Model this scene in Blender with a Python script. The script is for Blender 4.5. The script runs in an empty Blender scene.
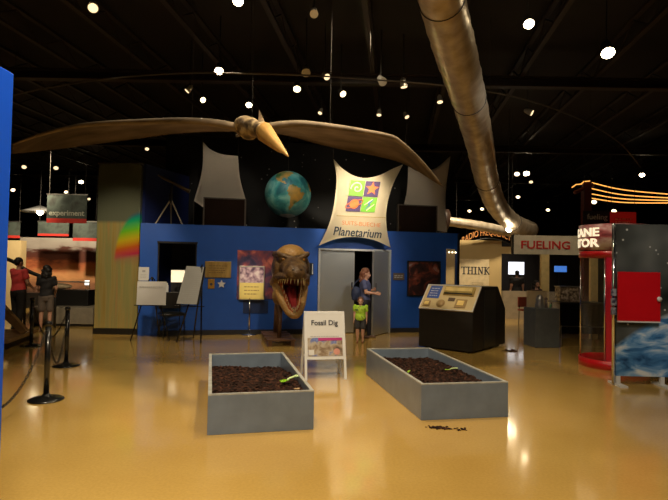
import bpy, bmesh, math, random
from mathutils import Vector, Matrix, noise
random.seed(7)
PI = math.pi
sc = bpy.context.scene
COL = sc.collection
# ------------------------------------------------------------------ camera
FPX = 520.0
CAMZ = 1.6
PITCH = math.atan(15.0/FPX)
ROLL = math.radians(1.0)
_F = Vector((0, math.cos(PITCH), math.sin(PITCH)))
_X = Vector((1, 0, 0))
_Z = Vector((0, -math.sin(PITCH), math.cos(PITCH)))
_R = _X*math.cos(ROLL) + _Z*math.sin(ROLL)
_U = -_X*math.sin(ROLL) + _Z*math.cos(ROLL)
cam_d = bpy.data.cameras.new('camera'); cam = bpy.data.objects.new('camera', cam_d); COL.objects.link(cam)
cam_d.sensor_fit = 'HORIZONTAL'; cam_d.sensor_width = 36.0; cam_d.lens = 36.0*FPX/668.0
cam_d.clip_end = 200
cam.matrix_world = Matrix(((_R.x, _U.x, -_F.x, 0), (_R.y, _U.y, -_F.y, 0), (_R.z, _U.z, -_F.z, CAMZ), (0, 0, 0, 1)))
sc.camera = cam
# ------------------------------------------------------------------ world and exposure
w = bpy.data.worlds.new('world'); sc.world = w; w.use_nodes = True
w.node_tree.nodes['Background'].inputs[0].default_value = (1.0, 0.8, 0.55, 1)
w.node_tree.nodes['Background'].inputs[1].default_value = 0.004
sc.view_settings.view_transform = 'Standard'; sc.view_settings.look = 'None'
sc.view_settings.exposure = 0.98; sc.view_settings.gamma = 1.0; sc.view_settings.use_curve_mapping = False

WARM = (1.0, 0.82, 0.56)
def light(kind, name, loc, target, power, color=WARM, size=0.15, angle=80, blend=0.8, parent=None, area=1.0):
    d = bpy.data.lights.new(name, kind); d.energy = power; d.color = color
    if kind == 'SPOT':
        d.spot_size = math.radians(angle); d.spot_blend = blend; d.shadow_soft_size = size
    elif kind == 'AREA':
        d.shape = 'DISK'; d.size = area
    else: d.shadow_soft_size = size
    o = bpy.data.objects.new(name, d); COL.objects.link(o)
    o.location = loc
    o.rotation_euler = (Vector(target)-Vector(loc)).to_track_quat('-Z', 'Y').to_euler()
    if parent is not None:
        o.parent = parent; o.matrix_parent_inverse = Matrix.Translation(parent.location).inverted()
    return o
# added spots without fixtures, lighting the hall floor and blue wall from ceiling height
for (x, y, tx, ty, p, ang) in [(-0.6, 1.5, -0.3, 3.4, 420, 110), (1.7, 3.0, 1.1, 4.6, 170, 95), (-2.4, 3.0, -2.0, 4.6, 200, 95),
                               (0.2, 6.2, -0.2, 8.2, 330, 95), (-2.6, 6.8, -2.4, 9.0, 55, 80), (3.2, 8.0, 3.0, 9.5, 45, 75),
                               (-1.5, 9.0, -1.8, 11.8, 150, 80), (1.6, 9.0, 1.7, 12.2, 60, 80)]:
    light('SPOT', 'added_spot', (x, y, 5.3), (tx, ty, 0), p, angle=ang, size=0.1)

# ------------------------------------------------------------------ pixel rays -> points in the room
def ray(px, py): return _R*((px-334.0)/FPX) + _U*((250.0-py)/FPX) + _F
O = Vector((0, 0, CAMZ))
def atY(px, py, Y):
    d = ray(px, py); return O + d*(Y/d.y)
def atZ(px, py, Z):
    d = ray(px, py); return O + d*((Z-CAMZ)/d.z)
WA = Vector((-4.2, 11.25, 0)); WB = Vector((2.05, 12.70, 0))
WE = (WB-WA).normalized(); WN = Vector((WE.y, -WE.x, 0))       # along the wall; out of the wall towards the camera
WRZ = math.atan2(WE.y, WE.x)
def onwall(px, py, off=0.0):
    d = ray(px, py); p0 = WA + WN*off
    return O + d*((p0-O).dot(WN)/d.dot(WN))
def sz(px, py, off=0.0):
    p = onwall(px, py, off); return (p-WA).dot(WE), p.z
def wrect(x0, y0, x1, y1, off=0.0):     # base centre, width, height of a pixel rectangle on the wall
    s0, z1 = sz(x0, (y0+y1)/2, off)[0], sz((x0+x1)/2, y0, off)[1]
    s1, z0 = sz(x1, (y0+y1)/2, off)[0], sz((x0+x1)/2, y1, off)[1]
    c = WA + WE*((s0+s1)/2) + WN*off; c.z = z0
    return c, abs(s1-s0), z1-z0
def yrect(x0, y0, x1, y1, Y):
    a = atY(x0, (y0+y1)/2, Y); b = atY(x1, (y0+y1)/2, Y)
    t = atY((x0+x1)/2, y0, Y); u = atY((x0+x1)/2, y1, Y)
    return Vector(((a.x+b.x)/2, Y, u.z)), b.x-a.x, t.z-u.z

# ------------------------------------------------------------------ materials
MATS = {}
def NT(name):
    m = bpy.data.materials.new(name); m.use_nodes = True
    nt = m.node_tree; return m, nt, nt.nodes['Principled BSDF']
def N(nt, t, **kw):
    n = nt.nodes.new(t)
    for k, v in kw.items(): setattr(n, k, v)
    return n
def M(name, col, rough=0.5, metal=0.0, var=0.12, scale=8.0, bump=0.0, emit=0.0, ecol=None, alpha=1.0, trans=0.0, spec=0.5, coat=0.0):
    if name in MATS: return MATS[name]
    m, nt, b = NT(name)
    b.inputs['Roughness'].default_value = rough; b.inputs['Metallic'].default_value = metal
    b.inputs['Specular IOR Level'].default_value = spec
    tc = N(nt, 'ShaderNodeTexCoord'); nz = N(nt, 'ShaderNodeTexNoise'); nz.inputs['Scale'].default_value = scale; nz.inputs['Detail'].default_value = 4
    nt.links.new(tc.outputs['Object'], nz.inputs['Vector'])
    cr = N(nt, 'ShaderNodeValToRGB')
    c = Vector(col)
    cr.color_ramp.elements[0].position = 0.3; cr.color_ramp.elements[1].position = 0.7
    cr.color_ramp.elements[0].color = (*(c*(1-var)), 1); cr.color_ramp.elements[1].color = (*[min(1, v*(1+var)) for v in col], 1)
    nt.links.new(nz.outputs['Fac'], cr.inputs['Fac']); nt.links.new(cr.outputs['Color'], b.inputs['Base Color'])
    if bump:
        bp = N(nt, 'ShaderNodeBump'); bp.inputs['Strength'].default_value = bump; bp.inputs['Distance'].default_value = 0.02
        nt.links.new(nz.outputs['Fac'], bp.inputs['Height']); nt.links.new(bp.outputs['Normal'], b.inputs['Normal'])
    if emit:
        b.inputs['Emission Color'].default_value = (*(ecol or col), 1); b.inputs['Emission Strength'].default_value = emit
    if trans: b.inputs['Transmission Weight'].default_value = trans; b.inputs['IOR'].default_value = 1.1
    if alpha < 1: b.inputs['Alpha'].default_value = alpha
    if coat: b.inputs['Coat Weight'].default_value = coat; b.inputs['Coat Roughness'].default_value = 0.08
    MATS[name] = m; return m
def ramp_mat(name, stops, scale=4.0, rough=0.5, detail=6, stretch=(1, 1, 1), distort=0.0, metal=0.0, coord='Object', bump=0.0, emit=0.0):
    if name in MATS: return MATS[name]
    m, nt, b = NT(name); b.inputs['Roughness'].default_value = rough; b.inputs['Metallic'].default_value = metal
    tc = N(nt, 'ShaderNodeTexCoord'); mp = N(nt, 'ShaderNodeMapping'); mp.inputs['Scale'].default_value = stretch
    nz = N(nt, 'ShaderNodeTexNoise'); nz.inputs['Scale'].default_value = scale; nz.inputs['Detail'].default_value = detail; nz.inputs['Distortion'].default_value = distort
    cr = N(nt, 'ShaderNodeValToRGB')
    while len(cr.color_ramp.elements) < len(stops): cr.color_ramp.elements.new(0.5)
    for e, (p, c) in zip(cr.color_ramp.elements, stops): e.position = p; e.color = (*c, 1)
    nt.links.new(tc.outputs[coord], mp.inputs[0]); nt.links.new(mp.outputs[0], nz.inputs['Vector'])
    nt.links.new(nz.outputs['Fac'], cr.inputs['Fac']); nt.links.new(cr.outputs['Color'], b.inputs['Base Color'])
    if emit: nt.links.new(cr.outputs['Color'], b.inputs['Emission Color']); b.inputs['Emission Strength'].default_value = emit
    if bump:
        bp = N(nt, 'ShaderNodeBump'); bp.inputs['Strength'].default_value = bump; bp.inputs['Distance'].default_value = 0.03
        nt.links.new(nz.outputs['Fac'], bp.inputs['Height']); nt.links.new(bp.outputs['Normal'], b.inputs['Normal'])
    MATS[name] = m; return m

def floor_mat():
    m, nt, b = NT('sealed tan floor')
    tc = N(nt, 'ShaderNodeTexCoord')
    n1 = N(nt, 'ShaderNodeTexNoise'); n1.inputs['Scale'].default_value = 0.7; n1.inputs['Detail'].default_value = 5
    n2 = N(nt, 'ShaderNodeTexNoise'); n2.inputs['Scale'].default_value = 45; n2.inputs['Detail'].default_value = 3
    nt.links.new(tc.outputs['Object'], n1.inputs['Vector']); nt.links.new(tc.outputs['Object'], n2.inputs['Vector'])
    c1 = N(nt, 'ShaderNodeValToRGB'); c1.color_ramp.elements[0].position = 0.3; c1.color_ramp.elements[1].position = 0.7
    c1.color_ramp.elements[0].color = (0.51, 0.310, 0.076, 1); c1.color_ramp.elements[1].color = (0.61, 0.395, 0.108, 1)
    c2 = N(nt, 'ShaderNodeValToRGB'); c2.color_ramp.elements[0].position = 0.35; c2.color_ramp.elements[1].position = 0.65
    c2.color_ramp.elements[0].color = (0.90, 0.89, 0.87, 1); c2.color_ramp.elements[1].color = (1, 1, 1, 1)
    mx = N(nt, 'ShaderNodeMix', data_type='RGBA', blend_type='MULTIPLY'); mx.inputs[0].default_value = 1
    nt.links.new(n1.outputs['Fac'], c1.inputs['Fac']); nt.links.new(n2.outputs['Fac'], c2.inputs['Fac'])
    nt.links.new(c1.outputs['Color'], mx.inputs[6]); nt.links.new(c2.outputs['Color'], mx.inputs[7])
    nt.links.new(mx.outputs[2], b.inputs['Base Color'])
    r = N(nt, 'ShaderNodeMapRange'); r.inputs[3].default_value = 0.11; r.inputs[4].default_value = 0.22
    nt.links.new(n1.outputs['Fac'], r.inputs[0]); nt.links.new(r.outputs[0], b.inputs['Roughness'])
    bp = N(nt, 'ShaderNodeBump'); bp.inputs['Strength'].default_value = 0.05; bp.inputs['Distance'].default_value = 0.02
    nt.links.new(n1.outputs['Fac'], bp.inputs['Height']); nt.links.new(bp.outputs['Normal'], b.inputs['Normal'])
    b.inputs['Coat Weight'].default_value = 0.5; b.inputs['Coat Roughness'].default_value = 0.08
    return m
def star_mat(name, base, density=9.0, bright=0.8):
    m, nt, b = NT(name); b.inputs['Roughness'].default_value = 0.8
    tc = N(nt, 'ShaderNodeTexCoord'); v = N(nt, 'ShaderNodeTexVoronoi'); v.inputs['Scale'].default_value = density
    nt.links.new(tc.outputs['Object'], v.inputs['Vector'])
    cr = N(nt, 'ShaderNodeValToRGB'); cr.color_ramp.elements[0].position = 0.05; cr.color_ramp.elements[0].color = (bright, bright, bright, 1)
    cr.color_ramp.elements[1].position = 0.105; cr.color_ramp.elements[1].color = (*base, 1)
    nt.links.new(v.outputs['Distance'], cr.inputs['Fac']); nt.links.new(cr.outputs['Color'], b.inputs['Base Color'])
    return m
def zramp_mat(name, stops, z0, z1, rough=0.5, axis=2, nscale=3.0, namt=0.12, stretch=(1, 1, 1), metal=0.0, spec=0.5):
    # colour bands along one object axis with noisy borders (printed or painted pattern)
    m, nt, b = NT(name); b.inputs['Roughness'].default_value = rough; b.inputs['Metallic'].default_value = metal; b.inputs['Specular IOR Level'].default_value = spec
    tc = N(nt, 'ShaderNodeTexCoord'); sp = N(nt, 'ShaderNodeSeparateXYZ'); nt.links.new(tc.outputs['Object'], sp.inputs[0])
    mr = N(nt, 'ShaderNodeMapRange'); mr.inputs[1].default_value = z0; mr.inputs[2].default_value = z1
    nt.links.new(sp.outputs[axis], mr.inputs[0])
    mp = N(nt, 'ShaderNodeMapping'); mp.inputs['Scale'].default_value = stretch; nt.links.new(tc.outputs['Object'], mp.inputs[0])
    nz = N(nt, 'ShaderNodeTexNoise'); nz.inputs['Scale'].default_value = nscale; nz.inputs['Detail'].default_value = 6; nt.links.new(mp.outputs[0], nz.inputs['Vector'])
    ma = N(nt, 'ShaderNodeMath', operation='MULTIPLY_ADD'); ma.inputs[1].default_value = namt*2; nt.links.new(nz.outputs['Fac'], ma.inputs[0]); nt.links.new(mr.outputs[0], ma.inputs[2])
    sb = N(nt, 'ShaderNodeMath', operation='SUBTRACT'); sb.inputs[1].default_value = namt; nt.links.new(ma.outputs[0], sb.inputs[0])
    cr = N(nt, 'ShaderNodeValToRGB')
    while len(cr.color_ramp.elements) < len(stops): cr.color_ramp.elements.new(0.5)
    for e, (p, c) in zip(cr.color_ramp.elements, stops): e.position = p; e.color = (*c, 1)
    nt.links.new(sb.outputs[0], cr.inputs['Fac']); nt.links.new(cr.outputs['Color'], b.inputs['Base Color'])
    return m

BLACK = M('black paint', (0.012, 0.011, 0.010), 0.35)
BLKMETAL = M('black powder coat', (0.010, 0.010, 0.010), 0.25, 0.0, coat=0.5)
STEEL = M('brushed stainless steel', (0.42, 0.42, 0.43), 0.28, 1.0, 0.08, 3)
CHROME = M('chrome', (0.75, 0.75, 0.76), 0.12, 1.0, 0.03)
ALU = M('dull aluminium', (0.45, 0.43, 0.40), 0.4, 1.0, 0.05)
BLUE = M('royal blue wall paint', (0.010, 0.072, 0.37), 0.42, 0, 0.08, 2.5, 0.02)
DBLUE = M('navy painted wall', (0.006, 0.016, 0.11), 0.6, 0, 0.1, 2)
CREAM = M('cream paint', (0.66, 0.50, 0.25), 0.6, 0, 0.05, 3)
WHITE = M('white paper', (0.60, 0.59, 0.58), 0.5, 0, 0.03, 5)
WHITEP = M('white plastic', (0.62, 0.62, 0.62), 0.4, 0, 0.03, 5)
DKTXT = M('dark grey print', (0.045, 0.045, 0.055), 0.6, 0, 0.02)
GRTXT = M('faint grey print', (0.36, 0.35, 0.35), 0.6, 0, 0.02)
REDTXT = M('red print', (0.50, 0.02, 0.015), 0.5, 0, 0.02)
RED = M('glossy red enamel', (0.55, 0.006, 0.012), 0.3, 0, 0.06, 3, coat=0.4)
REDB = M('red banner fabric', (0.55, 0.03, 0.02), 0.7, 0, 0.06)
SLATE = M('slate grey painted board', (0.150, 0.190, 0.250), 0.32, 0, 0.12, 5, 0.05, coat=0.25)
SLATEE = M('worn pale board edge', (0.36, 0.36, 0.33), 0.4, 0, 0.25, 12)
SKIN = M('skin', (0.52, 0.28, 0.19), 0.5, 0, 0.05)
WIRE = M('steel wire', (0.04, 0.035, 0.03), 0.6, 0.2)
BRASS = ramp_mat('brushed brass', [(0.3, (0.38, 0.24, 0.07)), (0.7, (0.75, 0.55, 0.22))], 2.5, 0.35, 3, (3, 1, 1), metal=0.8)
GLASS = M('clear acrylic', (0.9, 0.9, 0.88), 0.05, 0, 0.0, alpha=0.06)

# ------------------------------------------------------------------ mesh helpers
def mk(name, bm, mat, parent=None, smooth=False, loc=None, rz=0.0):
    me = bpy.data.meshes.new(name)
    bmesh.ops.recalc_face_normals(bm, faces=bm.faces)
    bm.to_mesh(me); bm.free()
    if smooth:
        for p in me.polygons: p.use_smooth = True
    for m in (mat if isinstance(mat, (list, tuple)) else [mat]): me.materials.append(m)
    o = bpy.data.objects.new(name, me); COL.objects.link(o)
    if parent is not None: o.parent = parent
    if loc is not None: o.location = loc
    o.rotation_euler = (0, 0, rz)
    return o
def tag(o, label, cat, group=None):
    o['label'] = label; o['category'] = cat
    if group: o['group'] = group
    return o
def thing(name, label, cat, loc=(0, 0, 0), rz=0.0, group=None):
    o = bpy.data.objects.new(name, None); COL.objects.link(o); o.empty_display_size = 0.1
    o.location = loc; o.rotation_euler = (0, 0, rz); return tag(o, label, cat, group)
def struct(o): o['kind'] = 'structure'; return o
def B(): return bmesh.new()
def box(bm, cx, cy, z0, sx, sy, h, rot=None, bevel=0.0, mi=0):
    r = bmesh.ops.create_cube(bm, size=1.0); vs = r['verts']
    bmesh.ops.scale(bm, vec=(sx, sy, h), verts=vs)
    if bevel:
        es = list({e for v in vs for e in v.link_edges})
        g = bmesh.ops.bevel(bm, geom=es, offset=bevel, segments=2, affect='EDGES', profile=0.5)
        vs = list({v for f in g['faces'] for v in f.verts} | {v for v in vs if v.is_valid})
        seen = set(vs); st = list(vs)
        while st:
            v = st.pop()
            for e in v.link_edges:
                o = e.other_vert(v)
                if o not in seen: seen.add(o); st.append(o)
        vs = list(seen)
    mt = Matrix.Translation((cx, cy, z0+h/2))
    if rot is not None: mt = mt @ rot
    bmesh.ops.transform(bm, matrix=mt, verts=vs)
    if mi:
        for f in {f for v in vs for f in v.link_faces}: f.material_index = mi
    return vs
def boxc(bm, c, size, rot=None, mi=0, bevel=0.0): return box(bm, c[0], c[1], c[2]-size[2]/2, size[0], size[1], size[2], rot, bevel, mi)
def cone(bm, p0, p1, r0, r1=None, seg=16, cap=True, mi=0):
    r1 = r0 if r1 is None else r1
    p0 = Vector(p0); p1 = Vector(p1); d = p1-p0; L = d.length
    r = bmesh.ops.create_cone(bm, cap_ends=cap, segments=seg, radius1=max(r0, 1e-4), radius2=max(r1, 1e-4), depth=L)
    q = d.to_track_quat('Z', 'Y').to_matrix().to_4x4()
    bmesh.ops.transform(bm, matrix=Matrix.Translation((p0+p1)/2) @ q, verts=r['verts'])
    if mi:
        for f in {f for v in r['verts'] for f in v.link_faces}: f.material_index = mi
def ell(bm, c, r, seg=20, rot=None):
    if not hasattr(r, '__len__'): r = (r, r, r)
    g = bmesh.ops.create_uvsphere(bm, u_segments=seg, v_segments=max(8, seg*2//3), radius=1.0)
    mt = Matrix.Translation(c)
    if rot is not None: mt = mt @ rot
    bmesh.ops.transform(bm, matrix=mt @ Matrix.Diagonal((*r, 1)), verts=g['verts'])
def cap(bm, p0, r0, p1, r1, seg=14):
    cone(bm, p0, p1, r0, r1, seg); ell(bm, p0, r0, seg); ell(bm, p1, r1, seg)
def chaincap(bm, pts, seg=14):
    for (p, r), (q, s) in zip(pts, pts[1:]): cap(bm, p, r, q, s, seg)
def catmull(pts, n=8):
    P = [Vector(p) for p in pts]; P = [P[0]*2-P[1]] + P + [P[-1]*2-P[-2]]; out = []
    for i in range(1, len(P)-2):
        for k in range(n):
            t = k/n; a, b, c, d = P[i-1:i+3]
            out.append(0.5*((2*b)+(c-a)*t+(2*a-5*b+4*c-d)*t*t+(3*b-a-3*c+d)*t**3))
    out.append(P[-2]); return out
def tube(bm, pts, rad, seg=10, caps=True):
    pts = [Vector(p) for p in pts]; n = len(pts); rs = rad if hasattr(rad, '__len__') else [rad]*n
    rings = []; up = Vector((0, 0, 1)); prev = None
    for i, p in enumerate(pts):
        d = (pts[min(i+1, n-1)]-pts[max(i-1, 0)]).normalized()
        if prev is None:
            a = d.cross(up)
            if a.length < 1e-3: a = d.cross(Vector((1, 0, 0)))
        else: a = prev - d*prev.dot(d)
        a.normalize(); prev = a; b = d.cross(a)
        rings.append([bm.verts.new(p+(a*math.cos(2*PI*k/seg)+b*math.sin(2*PI*k/seg))*rs[i]) for k in range(seg)])
    for r, s in zip(rings, rings[1:]):
        for k in range(seg): bm.faces.new((r[k], r[(k+1) % seg], s[(k+1) % seg], s[k]))
    if caps: bm.faces.new(rings[0]); bm.faces.new(rings[-1])
def prism(bm, pts, vec):    # extrude a planar polygon
    vs = [bm.verts.new(p) for p in pts]; ws = [bm.verts.new(Vector(p)+Vector(vec)) for p in pts]; n = len(vs)
    bm.faces.new(vs); bm.faces.new(ws[::-1])
    for i in range(n): bm.faces.new((vs[i], vs[(i+1) % n], ws[(i+1) % n], ws[i]))
def lathe(bm, prof, c=(0, 0, 0), seg=28):
    rings = [[bm.verts.new((c[0]+r*math.cos(2*PI*k/seg), c[1]+r*math.sin(2*PI*k/seg), c[2]+z)) for k in range(seg)] for r, z in prof]
    for r, s in zip(rings, rings[1:]):
        for k in range(seg): bm.faces.new((r[k], r[(k+1) % seg], s[(k+1) % seg], s[k]))
    bm.faces.new(rings[0]); bm.faces.new(rings[-1])
def fuse(bm, voxel, it=4, fac=0.5):
    me = bpy.data.meshes.new('tmp'); bm.to_mesh(me); bm.free()
    o = bpy.data.objects.new('tmp', me); COL.objects.link(o)
    m = o.modifiers.new('r', 'REMESH'); m.mode = 'VOXEL'; m.voxel_size = voxel
    s = o.modifiers.new('s', 'SMOOTH'); s.factor = fac; s.iterations = it
    dg = bpy.context.evaluated_depsgraph_get(); ev = o.evaluated_get(dg)
    nm = bpy.data.meshes.new_from_object(ev); out = bmesh.new(); out.from_mesh(nm)
    bpy.data.objects.remove(o); bpy.data.meshes.remove(me); bpy.data.meshes.remove(nm)
    return out
def text_bm(s, height=None, width=None, depth=0.004, mat4=None, bold=0.0, slant=0.0):
    # lettering standing in the local XZ plane, facing -Y, centred on x, baseline at z=0
    c = bpy.data.curves.new('t', 'FONT'); c.body = s; c.align_x = 'CENTER'; c.extrude = 0.5; c.resolution_u = 3; c.fill_mode = 'BOTH'; c.offset = bold; c.shear = slant
    o = bpy.data.objects.new('t', c); COL.objects.link(o)
    dg = bpy.context.evaluated_depsgraph_get(); me = bpy.data.meshes.new_from_object(o.evaluated_get(dg))
    bm = bmesh.new(); bm.from_mesh(me); bpy.data.objects.remove(o); bpy.data.curves.remove(c); bpy.data.meshes.remove(me)
    for f in bm.faces: f.material_index = 0
    xs = [v.co.x for v in bm.verts]; ys = [v.co.y for v in bm.verts]
    W = max(xs)-min(xs); H = max(ys)-min(ys); cx = (max(xs)+min(xs))/2; y0 = min(ys)
    sx = (width/W) if width else (height/H); sy = (height/H) if height else sx
    for v in bm.verts: v.co = Vector(((v.co.x-cx)*sx, -(v.co.z)*depth*2 if False else -v.co.z*depth, (v.co.y-y0)*sy))
    if mat4 is not None: bm.transform(mat4)
    return bm
def stroke_lines(bm, x0, x1, z, h, y, n=1, gap=0.03, seed=1):      # unreadable small print as rows of short bars
    rn = random.Random(seed)
    for i in range(n):
        x = x0; e = x1-rn.random()*(x1-x0)*0.15
        while x < e:
            wd = min(e-x, h*rn.uniform(1.5, 4)); box(bm, x+wd/2, y, z-i*gap, wd, 0.002, h); x += wd+h*0.8

# ================================================================== SETTING
bm = B(); box(bm, 0, 14, -0.2, 56, 50, 0.2); struct(mk('floor', bm, floor_mat()))
CZ = 5.9
cm = M('black ceiling deck', (0.009, 0.006, 0.005), 0.8, 0, 0.2, 1.5)
bm = B(); box(bm, 0, 14, CZ, 56, 50, 0.15); ceil = struct(mk('ceiling', bm, cm))
jm = M('dark brown steel joist', (0.022, 0.012, 0.008), 0.6, 0, 0.15, 2)
def joist(p, q, h, name):
    bm = B(); d = (q-p).normalized(); a = math.atan2(d.y, d.x); L = (q-p).length; mid = (p+q)/2
    rt = Matrix.Rotation(a, 4, 'Z')
    boxc(bm, (mid.x, mid.y, CZ-0.03), (L, 0.09, 0.05), rt); boxc(bm, (mid.x, mid.y, CZ-h), (L, 0.09, 0.05), rt)
    n = int(L/0.6)
    for i in range(n):
        u = p+d*(i*0.6); v = p+d*((i+1)*0.6)
        cone(bm, (u.x, u.y, CZ-0.05 if i % 2 else CZ-h), (v.x, v.y, CZ-h if i % 2 else CZ-0.05), 0.014, seg=5)
    mk(name, bm, jm, ceil)
jd = Vector((0.12, 1, 0)).normalized()
for i in range(-12, 13):
    joist(Vector((i*1.5-0.4, 1.0, 0)), Vector((i*1.5-0.4+0.12*33, 34, 0)), 0.40, 'joist')
for k in range(6):
    bm = B(); y = 4.5+k*6
    box(bm, 0, y, CZ-0.62, 46, 0.18, 0.04); box(bm, 0, y, CZ-0.45, 46, 0.18, 0.04); box(bm, 0, y, CZ-0.6, 46, 0.03, 0.17); mk('girder', bm, jm, ceil)
dk = M('black hall wall', (0.015, 0.012, 0.011), 0.7, 0, 0.3, 0.5)
for nm, c, s in [('wall_back', (0, 36, 0), (46, 0.2, CZ)), ('wall_left', (-23, 14, 0), (0.2, 44, CZ)), ('wall_right', (23, 14, 0), (0.2, 44, CZ)), ('wall_front', (0, -8, 0), (46, 0.2, CZ))]:
    bm = B(); box(bm, c[0], c[1], 0, *s); struct(mk(nm, bm, dk))

# ---- planetarium wall, 2.44 m high, with the window recess and the door opening
WH = 2.44
Send = sz(459, 270)[0]
nx0, nz1 = sz(159, 243); nx1, nz0 = sz(195, 302); nz0 = 0.85
dx0 = sz(317.5, 290)[0]; dx1 = sz(390, 290)[0]; dz1 = sz(354, 249)[1]
def gridwall(bm, xs, zs, holes, t):
    for i in range(len(xs)-1):
        for j in range(len(zs)-1):
            mx, mz = (xs[i]+xs[i+1])/2, (zs[j]+zs[j+1])/2
            if any(a < mx < b and c < mz < d for a, b, c, d in holes): continue
            box(bm, mx, t/2, zs[j], xs[i+1]-xs[i], t, zs[j+1]-zs[j])
    bmesh.ops.remove_doubles(bm, verts=bm.verts, dist=1e-4)
wx0 = sz(446, 270)[0]; wx1 = sz(457.5, 270)[0]; wz0 = 0.85; wz1 = sz(452, 249)[1]
ZS = sorted([0, nz0, nz1, dz1, wz0+0.001, wz1, WH])
bm = B(); gridwall(bm, [0.0, nx0, nx1, dx0, dx1, wx0, wx1, Send], ZS, [(nx0, nx1, nz0, nz1), (dx0, dx1, 0, dz1), (wx0, wx1, wz0, wz1)], 0.15)
struct(mk('wall_planetarium', bm, BLUE, loc=WA, rz=WRZ))
bm = B(); box(bm, dx0/2+0.2, -0.012, 0, dx0-0.4, 0.024, 0.11); box(bm, (dx1+Send)/2, -0.012, 0, Send-dx1-0.02, 0.024, 0.11)
struct(mk('baseboard_planetarium', bm, M('black rubber skirting', (0.010, 0.010, 0.014), 0.5), loc=WA, rz=WRZ))
# the flat roof of the low planetarium rooms behind the wall
bm = B(); box(bm, Send/2, 1.1, WH-0.05, Send, 1.89, 0.045); struct(mk('trim_1', bm, M('dark roof board', (0.02, 0.02, 0.03), 0.8), loc=WA, rz=WRZ))
SS = sz(441, 200, -2.1)[0]
bm = B(); box(bm, (SS+0.3)/2, 2.10, 0, SS-0.3, 0.1, 4.9); struct(mk('wall_starry', bm, star_mat('black star cloth', (0.003, 0.003, 0.004), 4.2, 0.30), loc=WA, rz=WRZ))
# recess back and side walls
bm = B(); box(bm, (nx0+nx1)/2, 1.2, 0, nx1-nx0+0.6, 0.08, WH-0.06)
box(bm, nx0-0.25, 0.66, 0, 0.06, 1.0, WH-0.06); box(bm, nx1+0.25, 0.66, 0, 0.06, 1.0, WH-0.06)
struct(mk('wall_recess', bm, M('dark office wall', (0.02, 0.018, 0.02), 0.7), loc=WA, rz=WRZ))
# tall navy wall behind the shiny column
pa = Vector((-4.27, 11.55, 0)); pb = Vector((-3.75, 13.15, 0)); d = pb-pa
bm = B(); box(bm, d.length/2, 0, 0, d.length, 0.1, 3.78); struct(mk('wall_navy', bm, DBLUE, loc=pa, rz=math.atan2(d.y, d.x)))
# ---- door_1 : steel double doors
door = bpy.data.objects.new('door_1', None); COL.objects.link(door); struct(door)
dc = WA+WE*((dx0+dx1)/2); door.location = dc; door.rotation_euler = (0, 0, WRZ); dw = dx1-dx0
bm = B(); fr = 0.045
box(bm, -dw/2+fr/2, 0.03, 0, fr, 0.17, dz1); box(bm, dw/2-fr/2, 0.03, 0, fr, 0.17, dz1); box(bm, 0, 0.03, dz1-fr, dw-2*fr, 0.17, fr)
mk('door_frame', bm, M('satin aluminium frame', (0.5, 0.5, 0.48), 0.4, 0.7), door)
def steel_mat():
    m, nt, b = NT('brushed steel door skin'); b.inputs['Metallic'].default_value = 0.86; b.inputs['Roughness'].default_value = 0.3
    b.inputs['Base Color'].default_value = (0.66, 0.68, 0.68, 1); b.inputs['Anisotropic'].default_value = 0.6
    tc = N(nt, 'ShaderNodeTexCoord'); mp = N(nt, 'ShaderNodeMapping'); mp.inputs['Scale'].default_value = (0.6, 1, 60)
    nz = N(nt, 'ShaderNodeTexNoise'); nz.inputs['Scale'].default_value = 3; nz.inputs['Detail'].default_value = 3
    nt.links.new(tc.outputs['Object'], mp.inputs[0]); nt.links.new(mp.outputs[0], nz.inputs['Vector'])
    r = N(nt, 'ShaderNodeMapRange'); r.inputs[3].default_value = 0.33; r.inputs[4].default_value = 0.45
    nt.links.new(nz.outputs['Fac'], r.inputs[0]); nt.links.new(r.outputs[0], b.inputs['Roughness']); return m
SD = steel_mat()
light('SPOT', 'added_spot', (3.6, 5.0, 5.3), (0.5, 12.2, 1.6), 420, color=(1, 0.95, 0.85), angle=20, size=0.35); lw = dw/2-fr  # added spot, aimed to leave a bright sheen on the steel doors
bm = B(); box(bm, -dw/2+fr+lw/2, 0.02, 0.015, lw-0.01, 0.045, dz1-fr-0.02, bevel=0.004); lf = mk('door_leaf', bm, SD, door)
bm = B(); box(bm, -dw/2+fr+lw-0.07, -0.03, 0.95, 0.03, 0.03, 0.25); box(bm, -dw/2+fr+lw-0.07, -0.01, 0.98, 0.02, 0.03, 0.02); box(bm, -dw/2+fr+lw-0.07, -0.01, 1.15, 0.02, 0.03, 0.02); mk('handle', bm, CHROME, lf)
oa = math.radians(47)
bm = B(); box(bm, -lw/2, 0, 0.015, lw-0.01, 0.045, dz1-fr-0.02, bevel=0.004); rl = mk('door_leaf', bm, SD, door, loc=(dw/2-fr-0.01, 0.0, 0), rz=oa); rl['label'] = 'right steel door leaf standing ajar'
bm = B(); box(bm, -lw+0.09, -0.03, 0.95, 0.03, 0.03, 0.25); box(bm, -lw+0.09, -0.01, 0.98, 0.02, 0.03, 0.02); box(bm, -lw+0.09, -0.01, 1.15, 0.02, 0.03, 0.02); mk('handle', bm, CHROME, rl)
# dark vestibule behind the door
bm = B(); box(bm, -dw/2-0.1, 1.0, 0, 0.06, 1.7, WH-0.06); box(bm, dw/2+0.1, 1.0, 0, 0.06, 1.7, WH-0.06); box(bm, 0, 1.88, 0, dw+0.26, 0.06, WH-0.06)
struct(mk('wall_vestibule', bm, M('black vestibule wall', (0.008, 0.008, 0.01), 0.8), loc=dc, rz=WRZ))
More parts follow.
